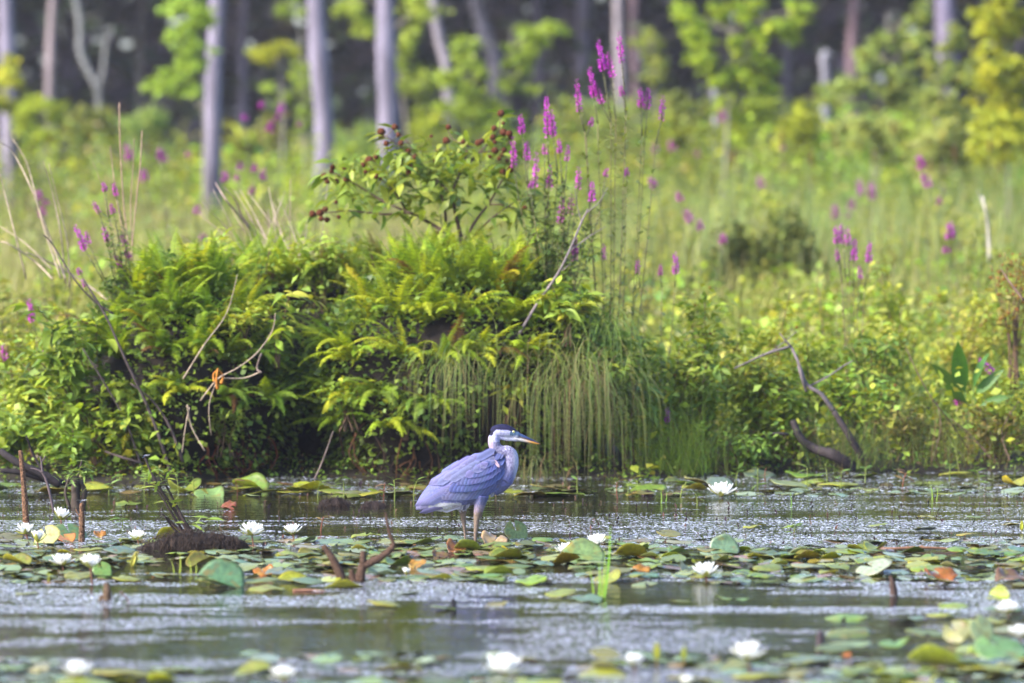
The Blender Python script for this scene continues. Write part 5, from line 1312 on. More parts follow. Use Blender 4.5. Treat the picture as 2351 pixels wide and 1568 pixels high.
for a in [
    (138, 1180, 50, 1228, 0.45, 'half-open water lily held high on a stalk beside the speckled posts', (0.25, 0)),
    (60, 1213, 48, 1240, 0.75, 'open water lily behind the cupped one at the left edge', (-0.1, 0)),
    (85, 1232, 48, 1262, 0.2, 'cupped water lily with green sepals near the left edge', (0.1, 0)),
    (315, 1227, 44, 1252, 0.8, 'small open water lily left of the peat mound', (0, 0)),
    (578, 1213, 62, 1257, 0.85, 'open water lily standing on a stalk at the right end of the peat mound', (0.05, 0)),
    (672, 1215, 46, 1240, 0.6, 'small half-open water lily right of the peat mound', (0, 0)),
    (142, 1283, 56, 1308, 0.95, 'wide open water lily, left of a close pair above the pads', (0, 0)),
    (207, 1288, 60, 1342, 0.6, 'water lily on a leaning stalk, right of a close pair', (0.1, 0)),
    (1300, 1260, 52, 1277, 0.85, 'open water lily low on the pads right of the heron, left of three', (0, 0)),
    (1370, 1240, 56, 1270, 0.8, 'open water lily beside the green grass shoot, topmost of three', (-0.2, 0.2)),
    (1352, 1265, 46, 1276, 1.0, 'flat open water lily lowest of the three near the grass shoot', (0, 0)),
    (1657, 1124, 66, 1143, 0.9, 'water lily alone on the open water near the bank', (0, 0)),
    (1620, 1306, 66, 1332, 0.8, 'water lily with a reflection in front of the right pad band', (-0.05, 0)),
    (930, 1314, 28, 1324, 0.35, 'tiny barely open water lily near the forked root', (0.2, 0)),
    (178, 1535, 76, 1572, 0.75, 'blurred water lily at the bottom left', (0, 0)),
    (650, 1545, 66, 1578, 0.7, 'blurred water lily at the bottom, second from the left', (0, 0)),
    (1153, 1522, 92, 1552, 0.9, 'largest blurred water lily at the bottom centre', (0, 0.15)),
    (1455, 1513, 54, 1542, 0.75, 'blurred water lily right of the largest one at the bottom', (0, 0)),
    (1717, 1495, 84, 1548, 0.85, 'blurred water lily raised above the pads at the bottom right of centre', (0, 0)),
    (2312, 1392, 60, 1420, 0.85, 'water lily by the right edge under a folded yellow pad', (0, 0)),
    (2340, 1447, 58, 1478, 0.8, 'water lily cut by the right edge above the big green pad', (0, 0)),
    (1578, 1562, 42, 1580, 0.6, 'blurred water lily just cut by the bottom edge', (0, 0))]:
    water_lily(*a)
def bud(u, v, h, vw, col, label, lean=0.0):
    g = onwater(u, vw); th = thing('lily_bud', label, 'flower bud', g, 'closed lily buds')
    H = h / ppm(g.y); z0 = max(0.0, at(u, v, g.y).z - H / 2)
    for i in range(4):
        rt = Matrix.Rotation(lean, 3, 'Y') @ Matrix.Rotation(i * math.pi / 2 + 0.4, 3, 'Z') @ Matrix.Rotation(-R(80), 3, 'Y')
        obj('sepal', SEP, None, th, (0, 0, z0), rt, (H, H * 1.2, H), col)
    m = MB(); vv, f = tube([(0, 0, -0.1), (0, 0, z0 + 0.01)], 0.005, 6); m.add(vv, f, (0.14, 0.1, 0.04)); obj('stalk', m.mesh('stalk'), M_TWIG, th)
bud(303, 1288, 36, 1302, (1.3, 1.2, 1.6), 'tall cream closed bud on the pads below the peat mound', 0.3)
bud(112, 1330, 16, 1338, (1, 1, 1), 'small green closed bud below the close pair of lilies')
bud(2346, 1207, 22, 1220, (1.3, 1.3, 1), 'yellow bud at the right edge of the open water')
bud(1508, 1495, 38, 1530, (1.2, 1.2, 1), 'blurred yellow-green bud at the bottom, right of the small lily')
bud(1570, 1500, 32, 1532, (1, 1.1, 1), 'blurred green bud beside the yellow-green one at the bottom')

# ------------------------------------------------------------------ lily pads
def pad_mesh(name, kind, seed):
    r = random.Random(seed); nr, na = 5, 30
    def z(x, y):
        q = math.hypot(x, y); a = math.atan2(y, x)
        w = 0.022 * math.sin(a * 3 + seed) * q * q + 0.012 * math.sin(a * 7 + seed * 2) * q ** 3
        if kind == 'flat': return w
        if kind == 'domed': return 0.12 * (1 - q * q) + w * 1.5
        if kind == 'curled': return w + 0.6 * max(0, x - 0.15) ** 1.7
        if kind == 'folded': return w + 0.6 * abs(x) ** 1.5
        if kind == 'wavy': return 0.08 * math.sin(a * 2 + seed) * q * q + 0.05 * math.sin(a * 5) * q * q + 0.04
        if kind == 'crumpled': return 0.30 * abs(x) ** 1.2 + 0.14 * math.sin(x * 5 + seed) * q + 0.12 * math.sin(y * 6 + 2 * seed) * q + 0.1
        if kind == 'steep': return w + 0.8 * max(0, x + 0.1) ** 1.5
        return w
    vs, cc = [], []
    for sheet in (0, 1):
        for j in range(nr + 1):
            for i in range(na + 1):
                a = 0.16 + (2 * math.pi - 0.32) * i / na
                q = (j / nr) ** 0.8
                rr = q * (1 + 0.05 * math.sin(a * 2 + seed) + 0.03 * math.sin(a * 5 + seed))
                x, y = rr * math.cos(a + math.pi / 2), rr * math.sin(a + math.pi / 2)
                sx_ = x
                if kind in ('folded', 'steep', 'curled'): sx_ = x * (1 - 0.25 * max(0, abs(x) - 0.2))
                vs.append((sx_, y, z(x, y) + (0.0 if sheet == 0 else -0.016)))
                vein = 1.12 if i % 3 == 0 else 1.0
                edge = 1.0 if j < nr else 1.18
                cc.append((1.0 * vein * edge, 1.0 * vein, 1.0) if sheet == 0 else (1.9, 1.5, 0.8))
    fs = []
    n1 = na + 1; off = (nr + 1) * n1
    for j in range(nr):
        for i in range(na):
            a = j * n1 + i
            fs.append((a, a + n1, a + n1 + 1, a + 1)); b = a + off; fs.append((b, b + 1, b + n1 + 1, b + n1))
    for i in range(na):
        a = nr * n1 + i; fs.append((a, a + off, a + off + 1, a + 1))
    m = MB(); m.add(vs, np.array(fs), np.array(cc)); me = m.mesh(name); me.materials.append(M_PAD); return me
PADS = {k: [pad_mesh('lily_pad', k, s + i * 3.7) for i in range(n)] for s, (k, n) in enumerate((('flat', 4), ('domed', 3), ('curled', 3), ('folded', 3), ('wavy', 3), ('crumpled', 3), ('steep', 2)))}
PCOL = {'green': (0.095, 0.15, 0.022), 'yellow-green': (0.16, 0.185, 0.015), 'bluish green': (0.085, 0.13, 0.08), 'olive': (0.11, 0.11, 0.018), 'dark green': (0.06, 0.09, 0.018), 'pale green': (0.14, 0.18, 0.08)}
LAND = [(HB.x, HB.y, 'the heron')]
for nm, u, v in [('the peat mound', 445, 1262), ('the forked root', 825, 1330), ('the leftmost speckled post', 55, 1195), ('the grass shoot', 1395, 1300), ('the lone lily near the bank', 1657, 1143), ('the lily with a reflection', 1620, 1332), ('the orange leaf clump', 2160, 1325),
                 ('the floating stick', 2100, 1262), ('the cream bud', 303, 1302), ('the big folded pad', 505, 1345), ('the pointed stub on the right', 2050, 1365), ('the round stub on the left', 245, 1378), ('the largest blurred lily', 1153, 1552), ('the raised blurred lily', 1717, 1548),
                 ('the bottom left lily', 178, 1572), ('the right edge lilies', 2325, 1440), ('the upright bluish pad', 1663, 1275), ('the tan dead leaf', 1135, 1243), ('the tiny half-open lily', 930, 1324), ('the left lily pair', 175, 1315), ('the raised bank pad', 710, 1128)]:
    p = onwater(u, v); LAND.append((p.x, p.y, nm))
def pad_label(x, y, size, colr, kind):
    lx, ly, nm = min(LAND, key=lambda q: (q[0] - x) ** 2 + ((q[1] - y) * 1.0) ** 2)
    dx, dy = x - lx, y - ly
    rel = ('right of' if dx > 0 else 'left of') if abs(dx) > abs(dy) * 0.8 else ('behind' if dy > 0 else 'in front of')
    far = math.hypot(dx, dy)
    pre = 'just ' if far < 0.3 else '' if far < 0.6 else 'farther ' if far < 1.0 else 'well '
    shp = {'flat': 'flat', 'domed': 'domed', 'curled': 'curl-edged', 'folded': 'folded', 'wavy': 'wavy', 'crumpled': 'crumpled', 'steep': 'upturned'}[kind]
    sz = 'small' if size < 0.085 else 'large' if size > 0.125 else 'medium'
    return '%s %s %s lily pad %s%s %s' % (sz, shp, colr, pre, rel, nm)
NPAD = 0
STUFFPADS = []
taken = []
USED = set()
for u_, v_, r_ in [(370, 1250, .14), (420, 1256, .17), (480, 1256, .17), (530, 1256, .14), (445, 1275, .16), (390, 1280, .12), (520, 1280, .12), (800, 1335, .1), (835, 1335, .1), (62, 1205, .08), (187, 1245, .08), (246, 1380, .1), (2054, 1368, .1), (1620, 1345, .2), (768, 1165, .15), (858, 1164, .12)]:
    p_ = onwater(u_, v_); taken.append((p_.x, p_.y, r_))
for lx_, ly_ in LILY: taken.append((lx_, ly_ - 0.05, 0.09))
def lily_pad(x, y, size, kind, colr, az=None, tx=0.0, ty=0.0, z=0.0, label=None, col=None):
    global NPAD
    me = random.choice(PADS[kind])
    o = obj('lily_pad', me, None, None, (x, y, z), Matrix.Rotation(tx, 3, 'X') @ Matrix.Rotation(ty, 3, 'Y') @ Matrix.Rotation(random.uniform(0, 6.28) if az is None else az, 3, 'Z'), (size, size, size), col or tuple(c * random.uniform(0.85, 1.15) for c in PCOL[colr]))
    tag(o, label or pad_label(x, y, size, colr, kind), 'lily pad', 'lily pads on the pond')
    NPAD += 1
    return o
def kindpick(lift):
    if random.random() < lift: return random.choice(['curled', 'domed', 'wavy', 'domed', 'curled', 'domed', 'wavy', 'wavy', 'folded'])
    return random.choice(['flat', 'flat', 'wavy', 'domed'])
def colpick():
    return random.choices(list(PCOL), [4, 6, 1.3, 2.5, 2, 1.2])[0]
def pads_zone(n, ulo, uhi, vlo, vhi, rlo, rhi, lift, sep=0.75, dens=None, tilt=0.16, stuff=False):
    k = tries = 0
    while k < n and tries < n * 40:
        tries += 1
        u, v = random.uniform(ulo, uhi), random.uniform(vlo, vhi)
        if dens and random.random() > dens(u, v): continue
        p = onwater(u, v); r = random.uniform(rlo, rhi)
        if any((p.x - a) ** 2 + (p.y - b) ** 2 < (sep * (r + c)) ** 2 for a, b, c in taken): continue
        if (p.x - HB.x) ** 2 + (p.y - HB.y) ** 2 < 0.03: continue
        taken.append((p.x, p.y, r))
        for _ in range(30):
            kd, cl_ = kindpick(lift), colpick()
            if pad_label(p.x, p.y, r, cl_, kd) not in USED: break
        USED.add(pad_label(p.x, p.y, r, cl_, kd))
        lily_pad(p.x, p.y, r, kd, cl_, None, random.gauss(0, tilt * 0.7), random.gauss(0, tilt * 0.6), 0.006 + random.random() * 0.02 + (r * 0.12 if kd in ('wavy', 'flat') and random.random() < lift else 0))
        k += 1
# named pads first
def npad(u, vw, wpx, kind, col, label, az=0.0, tx=0.0, ty=0.0, z=0.0):
    p = onwater(u, vw); r = wpx / ppm(p.y) / 2
    taken.append((p.x, p.y, r * 0.7))
    return lily_pad(p.x, p.y, r, kind, None, az, tx, ty, z, label, col)
npad(1185, 1238, 56, 'flat', (0.11, 0.17, 0.06), 'pale green pad standing on edge just right of the heron legs', 0.3, 1.05, 0.1, 0.05)
npad(1663, 1276, 72, 'folded', (0.08, 0.14, 0.09), 'bluish green cupped pad standing upright in the right band', 1.57, 0.75, 0.0, 0.035)
npad(1735, 1280, 56, 'curled', (0.13, 0.17, 0.02), 'yellow-green pad standing beside the bluish cupped pad', -1.57, 0.2, 0.1, 0.01)
npad(505, 1347, 112, 'folded', (0.055, 0.12, 0.06), 'big dark green folded pad with curled ends in the left band', 1.4, 0.55, 0.15, 0.03)
npad(565, 1338, 50, 'steep', (0.2, 0.22, 0.06), 'curled pale pad end beside the big dark folded pad', -0.6, 0.2, 0.3, 0.02)
npad(395, 1237, 76, 'steep', (0.11, 0.14, 0.02), 'olive pad standing behind the peat mound', -1.57, 0.1, 0.0, 0.0)
npad(712, 1130, 66, 'steep', (0.17, 0.19, 0.02), 'yellow-green pad raised at the bank left of the heron', -1.2, 0.2, 0.3, 0.02)
npad(745, 1128, 46, 'curled', (0.15, 0.18, 0.02), 'smaller yellow pad beside the raised one at the bank', -1.57, 0.1, 0.1, 0.02)
npad(1592, 1130, 56, 'steep', (0.17, 0.18, 0.02), 'olive yellow pad raised behind the lone lily', -1.3, 0.3, 0.2, 0.02)
npad(480, 1140, 84, 'curled', (0.10, 0.17, 0.05), 'wide green pad tilted at the foot of the left hummock', 0.4, 0.25, 0.1, 0.01)
npad(300, 1160, 70, 'wavy', (0.13, 0.17, 0.02), 'yellow-green pad floating alone left of the peat mound twigs', 0.4, 0.05, 0, 0.01)
npad(2005, 1318, 84, 'flat', (0.20, 0.24, 0.17), 'shiny whitish pad slanting up above the pointed stub', 0.5, 0.30, -0.35, 0.04)
npad(1910, 1320, 62, 'curled', (0.15, 0.18, 0.02), 'yellow-green pad with upturned rim left of the slanting shiny pad', -1.4, 0.15, 0.1, 0.01)
npad(1575, 1318, 44, 'steep', (0.17, 0.15, 0.03), 'olive brown pad standing left of the lily with a reflection', 2.9, 0.3, 0.2, 0.02)
npad(2292, 1385, 60, 'folded', (0.16, 0.19, 0.02), 'yellow-green folded pad above the right edge lily', 0.9, 0.5, -0.4, 0.03)
npad(2196, 1478, 66, 'flat', (0.07, 0.085, 0.015), 'dark olive pad standing upright near the right edge', 0.6, 1.0, -0.35, 0.06)
npad(2253, 1478, 70, 'flat', (0.22, 0.27, 0.13), 'pale green pad standing upright beside the dark olive one', 0.6, 1.05, 0.5, 0.07)
npad(2300, 1520, 130, 'wavy', (0.09, 0.17, 0.06), 'big green pad raised in the lower right corner', 0.6, 0.34, 0.1, 0.06)
npad(2285, 1580, 110, 'domed', (0.06, 0.06, 0.012), 'dark domed pad at the very bottom right', 0.2, -0.25, -0.2, 0.05)
npad(1340, 1285, 96, 'curled', (0.10, 0.16, 0.06), 'broad green pad in front of the low lily left of the grass shoot', 1.57, 0.5, 0.05, 0.03)
npad(1300, 1296, 70, 'steep', (0.10, 0.09, 0.012), 'dark olive upturned pad below the broad pad left of the grass shoot', -1.57, 0.2, -0.3, 0.01)
npad(1075, 1265, 66, 'steep', (0.09, 0.13, 0.03), 'green pad with raised rim right in front of the heron legs', -1.57, 0.15, 0.1, 0.01)
npad(1450, 1285, 86, 'steep', (0.12, 0.15, 0.02), 'folded olive pad right of the grass shoot', -1.5, 0.15, 0.1, 0.02)
npad(790, 1352, 88, 'curled', (0.13, 0.17, 0.02), 'yellow-green pad lying in front of the forked root', -1.57, 0.0, 0.0, 0.01)
npad(108, 1250, 62, 'flat', (0.24, 0.25, 0.09), 'pale pad standing behind the cupped lily at the left edge', 0.4, 0.9, -0.3, 0.05)
npad(150, 1243, 56, 'curled', (0.30, 0.13, 0.02), 'orange-brown curled pad right of the cupped lily', 0.4, 0.2, 0.2, 0.02)
npad(160, 1238, 76, 'flat', (0.07, 0.12, 0.05), 'dark green pad slanting behind the orange-brown one', 0.4, 0.55, 0.25, 0.04)
npad(235, 1325, 46, 'flat', (0.10, 0.19, 0.05), 'green pad standing beside the leaning lily stalk', 0.4, 1.0, 0.2, 0.04)
# withered leaves
for (u, vw, w, col, lb, tx) in [
    (1135, 1250, 62, (0.40, 0.28, 0.17), 'tan crumpled dead leaf just right of the heron feet', 0.5), (1048, 1265, 50, (0.20, 0.09, 0.03), 'brown torn dead leaf at the heron feet', 0.5), (605, 1320, 50, (0.42, 0.18, 0.03), 'orange dead pad on the band right of the big folded pad', 0.35),
    (462, 1264, 48, (0.34, 0.20, 0.11), 'tan dead leaf caught at the foot of the peat mound', 0.6), (2160, 1330, 78, (0.26, 0.08, 0.015), 'orange-brown crumpled leaf clump on open water at the right', 0.35), (525, 1168, 40, (0.22, 0.07, 0.03), 'red-brown dead leaf on the dark water by the left hummock', 0.4),
    (230, 1232, 28, (0.34, 0.15, 0.02), 'small orange dead leaf between the low post and the small lily', 0.6), (1470, 1316, 46, (0.30, 0.12, 0.02), 'rusty dead leaf on the pads right of the grass shoot', 0.4), (960, 1302, 42, (0.32, 0.15, 0.03), 'orange-brown withered pad above the tiny half-open lily', 0.4),
    (1945, 1512, 24, (0.30, 0.11, 0.02), 'blurred orange leaf scrap near the blurred stub', 0.5), (1010, 1282, 40, (0.12, 0.07, 0.04), 'dark brown withered pad left of the heron feet', 0.5), (2330, 1338, 90, (0.14, 0.09, 0.06), 'brown mud-stained leaf at the right edge', 0.1)]:
    npad(u, vw, w, 'crumpled', (col[0] * 0.62, col[1] * 0.62, col[2] * 0.62), lb, random.uniform(0, 6), tx, random.gauss(0, .1), 0.012)
band = lambda u, v: 1.0 if (1252 < v < 1312) else 0.55
pads_zone(136, -40, 1500, 1238, 1345, 0.05, 0.105, 0.6, 0.44, band, 0.13)
pads_zone(78, 1400, 2400, 1266, 1335, 0.05, 0.105, 0.7, 0.46, lambda u, v: 1.0 if v < 1312 else 0.4, 0.13)
pads_zone(26, -30, 1500, 1122, 1142, 0.09, 0.15, 0.25, 0.55, lambda u, v: 1.0 if (u > 420 and (u < 940 or u > 1180)) or u < 300 else 0.3)
pads_zone(12, 1550, 2380, 1092, 1130, 0.09, 0.15, 0.25, 0.8)
pads_zone(14, -30, 2400, 1345, 1400, 0.06, 0.10, 0.1, 1.2)
pads_zone(22, 1850, 2420, 1400, 1568, 0.08, 0.14, 0.45, 0.6, lambda u, v: sstep(1800, 2250, u) * 0.8 + 0.3)
pads_zone(38, -60, 2450, 1535, 1640, 0.08, 0.14, 0.35, 0.55, lambda u, v: 1 if u > 900 else 0.5)
pads_zone(8, 1500, 2380, 1180, 1240, 0.05, 0.08, 0.1, 1.2)

# a mass of smaller pad fragments and duckweed scraps floating everywhere
def floaters(name, n, vlo, vhi, slo, shi, cols, label, thresh, freq=1.4, tilt=0.16, dens=None, tm=None, aspect=1.0):
    m = MB()
    ylo, yhi = dist(vhi), dist(vlo)
    y = rng.uniform(ylo, yhi, n); x = rng.uniform(-1.25, 1.25, n) * 0.104 * y
    k = np.array([noise.noise(Vector((a * freq, b * freq * aspect, 2.2))) + 0.5 * noise.noise(Vector((a * freq * 4, b * freq * 4 * aspect, 7.7))) > thresh - (dens(a, b) if dens else 0) and b < shore(a) + 0.1 for a, b in zip(x, y)])
    x, y = x[k], y[k]; n = len(x)
    az = rng.uniform(0, 6.283, n)
    D = np.stack([np.cos(az), np.sin(az), rng.normal(size=n) * tilt], 1)
    s = slo + (shi - slo) * rng.random(n) ** 2.2
    z = 0.003 + 0.5 * s * np.abs(D[:, 2]) + rng.random(n) * 0.003
    t = tm or HEXT
    scatter(m, t[0], t[1], frames(D, rng.normal(size=n) * tilt), np.stack([x, y, z], 1), s, mixcols(cols, n, 0.25))
    tag(obj(name, m.mesh(name), M_DUCK), label, 'duckweed', kind='stuff')
ROUND = (np.array([(0, 0, 0.03)] + [(0.5 * math.cos(a_), 0.5 * math.sin(a_), 0.02 * math.sin(a_ * 3)) for a_ in np.linspace(0.2, 6.08, 11)]), np.array([(0, i_, i_ + 1, i_ + 2) for i_ in range(1, 11, 2)]))
HEXT = (np.array([(0.5, 0, 0), (0.2, 0.42, 0.02), (-0.35, 0.36, 0), (-0.5, -0.05, 0.03), (-0.2, -0.42, 0), (0.35, -0.34, 0.02)]), np.array([(0, 1, 2, 3), (0, 3, 4, 5)]))
DUCK_GLINT = [(0.58, 0.60, 0.78), (0.42, 0.45, 0.60), (0.68, 0.70, 0.84), (0.20, 0.25, 0.14)]  # pale entries paint sky glints into the duckweed, the last is its green
floaters('floating_duckweed', 110000, 1118, 1262, 0.006, 0.02, DUCK_GLINT, 'duckweed specks painted with sky glints on the water behind and around the heron', 0.26, 0.7, 0.035, lambda a, b: 0.26 * sstep(0.3, 1.6, a), None, 4)
floaters('floating_duckweed', 60000, 1196, 1262, 0.007, 0.024, DUCK_GLINT, 'duckweed scum painted with sky glints on the strip of water beside the heron legs', 0.04, 0.5, 0.035, lambda a, b: 0.2 * sstep(0, 1.5, a), None, 4)
floaters('floating_duckweed', 190000, 1395, 1640, 0.005, 0.017, DUCK_GLINT, 'duckweed specks painted with sky glints on the near water', 0.12, 0.75, 0.035, None, None, 2.6)
floaters('floating_duckweed', 100000, 1318, 1410, 0.006, 0.02, DUCK_GLINT, 'duckweed strip painted with sky glints in front of the pad band', 0.0, 0.6, 0.035, None, None, 2.6)
floaters('floating_duckweed', 20000, 1085, 1135, 0.01, 0.03, DUCK_GLINT + [(0.10, 0.15, 0.04)], 'duckweed along the bank', -0.05, 1.2, 0.05)
SCR = [(0.11, 0.16, 0.025), (0.16, 0.19, 0.02), (0.08, 0.13, 0.04), (0.16, 0.09, 0.03), (0.14, 0.17, 0.09)]
def scraps(n, vlo, vhi, thresh, label):
    floaters('pad_scraps', n, vlo, vhi, 0.06, 0.17, SCR, label, thresh, 1.5, 0.10, None, ROUND)
scraps(2300, 1240, 1340, -0.15, 'small round pads and scraps filling the gaps of the pad bands')
scraps(1100, 1500, 1640, -0.05, 'small round pads and scraps along the bottom')
scraps(500, 1112, 1140, -0.05, 'small round pads and scraps along the bank')

# dark seeds and tiny stems poking out of the water
m = MB(); n = 2200
y = rng.uniform(dist(1262), dist(1110), n); x = rng.uniform(-1.2, 1.2, n) * 0.104 * y
D = np.stack([rng.normal(size=n) * 0.4, rng.normal(size=n) * 0.3, np.ones(n)], 1)
scatter(m, KITE[0], KITE[1], frames(D, rng.uniform(0, 6, n)), np.stack([x, y, np.full(n, -0.003)], 1), 0.012 + 0.03 * rng.random(n) ** 3, mixcols([(0.03, 0.02, 0.03), (0.09, 0.05, 0.04), (0.05, 0.06, 0.03)], n))
tag(obj('water_debris', m.mesh('water_debris'), M_TWIG), 'dark seeds and tiny stems standing in the shallow water', 'debris', kind='stuff')

# ------------------------------------------------------------------ posts, stubs, mounds, roots, sprouts
def lump(name, label, cat, u, vw, wpx, hpx, col, seed, fibres=0, depth=0.6, group=None):
    g = onwater(u, vw); th = thing(name, label, cat, g, group)
    rx, h = wpx / 2 / ppm(g.y), hpx / ppm(g.y)
    m = MB(); nu, nt_ = 30, 10; vs = []
    for j in range(nt_ + 1):
        t = j / nt_
        for i in range(nu):
            a = 2 * math.pi * i / nu; r = math.sqrt(max(0, 1 - t ** 2.2))
            q = 1 + 0.35 * noise.noise(Vector((math.cos(a) * 2 + seed, math.sin(a) * 2, t * 2)))
            hh = 0.75 + 0.5 * noise.noise(Vector((math.cos(a) * r * 1.8 + seed * 2, 3, 0)))
            vs.append((rx * r * q * math.cos(a), rx * depth * r * q * math.sin(a), -0.03 + (h * hh + 0.03) * t + 0.012 * noise.noise(Vector((i * 0.9, j * 1.3, seed)))))
    m.add(vs, np.array([(j * nu + i, j * nu + (i + 1) % nu, (j + 1) * nu + (i + 1) % nu, (j + 1) * nu + i) for j in range(nt_) for i in range(nu)]), col)
    obj('peat', m.mesh('peat'), M_PEAT, th)
    if fibres:
        m = MB()
        for k in range(fibres):
            a = random.uniform(math.pi, 2 * math.pi); t = random.uniform(0.2, 1)
            r = math.sqrt(1 - t ** 2.2)
            p = Vector((rx * r * math.cos(a), rx * depth * r * math.sin(a) - 0.01, h * 0.95 * t))
            q = p + Vector((random.gauss(0, .02), -random.uniform(0.005, 0.03), -random.uniform(0.02, 0.07)))
            v, f = tube(smooth_path([p, p.lerp(q, .5) + Vector((0, -0.01, 0.004)), q], 4), 0.0014, 3, cap=False); m.add(v, f, pick([(0.02, 0.013, 0.011), (0.045, 0.03, 0.022), (0.014, 0.010, 0.010)]))
        obj('fibres', m.mesh('fibres'), M_TWIG, th, kind='stuff')
    return th, g
pm, pg = lump('peat_mound', 'long dark fibrous peat mound on the pads left of the heron', 'mound', 450, 1262, 244, 52, (0.014, 0.010, 0.009), 4.0, 700, 0.5)
tb = onwater(430, 1250)
tg = thing('twig_clump', 'clump of black twigs with green sprigs growing out of the peat mound', 'twigs', tb)
for path, r0, r1 in [([(440, 1232), (400, 1170), (360, 1110), (332, 1050)], 0.014, 0.006), ([(445, 1235), (420, 1190), (400, 1150), (365, 1085)], 0.012, 0.005), ([(425, 1228), (395, 1200), (372, 1180)], 0.010, 0.005), ([(430, 1235), (395, 1180), (350, 1105)], 0.010, 0.004), ([(450, 1235), (425, 1200), (410, 1175)], 0.014, 0.008), ([(430, 1240), (400, 1215), (378, 1185)], 0.010, 0.005), ([(440, 1235), (460, 1210), (480, 1195)], 0.004, 0.002)]:
    pp = branch(tg, tb, path, tb.y, r0, r1, (0.025, 0.018, 0.018), 'twig', 0.03)
for (u, v) in [(375, 1085), (372, 1095), (385, 1090), (345, 1105), (350, 1100), (360, 1115), (340, 1108), (375, 1110), (390, 1155), (380, 1150), (440, 1205), (450, 1205), (470, 1195), (480, 1190), (430, 1200), (395, 1165), (365, 1120), (355, 1130), (368, 1078), (380, 1100)]:
    p = at(u, v, tb.y) - tb
    for k in range(2):
        put_leaf(tg, p, Vector((random.gauss(0.1, 1), random.gauss(-.2, .6), random.uniform(0.1, 0.9))).normalized(), random.uniform(0.07, 0.12), pick([(0.16, 0.24, 0.04), (0.22, 0.28, 0.05)]), ME_LANCE)
lump('peat_mound', 'small dark peat hump on the water left of the heron tail', 'mound', 768, 1165, 84, 28, (0.018, 0.012, 0.012), 6.0, 160, 0.7, 'small peat humps')
lump('peat_mound', 'smaller peat hump right of the dark hump near the heron tail', 'mound', 858, 1164, 66, 18, (0.018, 0.012, 0.012), 8.0, 80, 0.7, 'small peat humps')
lump('peat_mound', 'small dark hump at the bank right of the sedge skirt', 'mound', 1487, 1136, 34, 14, (0.03, 0.022, 0.028), 9.0, 30, 0.7, 'small peat humps')
lump('peat_mound', 'mossy green hump on the right water near the bank', 'mound', 2130, 1112, 120, 10, (0.07, 0.09, 0.02), 11.0, 60, 0.6, 'small peat humps')
lump('peat_mound', 'round mossy stone-like hump left of the mossy green hump', 'mound', 2035, 1118, 36, 14, (0.05, 0.045, 0.02), 13.0, 20, 0.7, 'small peat humps')
M_SPECK = solid_mat('speckled_bark', 0.9, 0.15, 0.9, 130, 1.0, 70, (1, 1, 0.6))
def post(label, vw, path, r0, r1, col, group, extra=(), mat=None, name='dead_post'):
    g = onwater(path[0][0], vw); th = thing(name, label, 'post', g, group)
    for k, (pth, a, b) in enumerate([(path, r0, r1)] + list(extra)):
        pts = [at(u, v, g.y) - g for u, v in pth]
        if k == 0: pts[0] = Vector((pts[0].x, 0, -0.1))
        n = (len(pts) - 1) * 5 + 1
        m = MB(); v, f = tube(smooth_path(pts, n), lin(a, b, n), 8, 0.35, path[0][0] + k); m.add(v, f, col); obj('stem' if k == 0 else 'branch', m.mesh('stem'), mat or M_SPECK, th)
    return th
GP = 'dead stumps standing in the water'
post('tall speckled brown post near the left edge', 1205, [(62, 1205), (55, 1120), (47, 1034)], 0.022, 0.013, (0.11, 0.06, 0.036), GP)
post('low speckled brown post with a dragonfly on its tip', 1245, [(187, 1245), (188, 1190), (188, 1155)], 0.022, 0.013, (0.10, 0.055, 0.034), GP, [([(186, 1190), (178, 1178), (174, 1168)], 0.008, 0.003)])
post('thin dark forked stick behind the two speckled posts', 1172, [(130, 1172), (110, 1115), (98, 1085), (95, 1060), (92, 1048)], 0.010, 0.005, (0.08, 0.06, 0.065), GP, [([(98, 1085), (84, 1078), (70, 1075)], 0.008, 0.004), ([(95, 1062), (102, 1052), (104, 1046)], 0.005, 0.003)], M_TWIG)
sp = post('dark stump sprouting green leaves behind the low speckled post', 1165, [(176, 1165), (174, 1130), (176, 1095)], 0.040, 0.022, (0.045, 0.035, 0.03), GP, [([(188, 1165), (194, 1130), (186, 1108)], 0.022, 0.014), ([(176, 1100), (184, 1075), (188, 1055)], 0.010, 0.005), ([(160, 1165), (150, 1130), (160, 1095)], 0.012, 0.008)], M_TWIG)
for k in range(46):
    p = at(random.gauss(182, 22), random.gauss(1092, 12), sp.location.y - 0.06) - sp.location
    put_leaf(sp, p, Vector((random.gauss(0, 1), random.gauss(-.2, .7), random.uniform(-0.1, 0.8))).normalized(), random.uniform(0.06, 0.10), pick([(0.14, 0.22, 0.05), (0.2, 0.27, 0.06)]), ME_LANCE)
M_MOSSY = solid_mat('mossy_root', 0.95, 0.1, 0.5, 90, 1.0, 120)
post('forked root covered in brown fibres in the water left of centre', 1335, [(800, 1335), (775, 1305), (755, 1270), (742, 1252)], 0.030, 0.014, (0.065, 0.04, 0.03), GP, [([(826, 1335), (832, 1300), (834, 1265)], 0.032, 0.014), ([(832, 1300), (865, 1285), (890, 1268), (905, 1250)], 0.024, 0.016), ([(905, 1252), (895, 1225), (888, 1195), (886, 1178)], 0.012, 0.006), ([(812, 1335), (808, 1320), (806, 1308)], 0.026, 0.012)], M_MOSSY, 'forked_root')
post('round-topped brown stub in the near water on the left', 1380, [(246, 1380), (246, 1360), (244, 1338)], 0.032, 0.012, (0.09, 0.06, 0.04), GP, [([(234, 1380), (232, 1366)], 0.02, 0.008)], M_MOSSY)
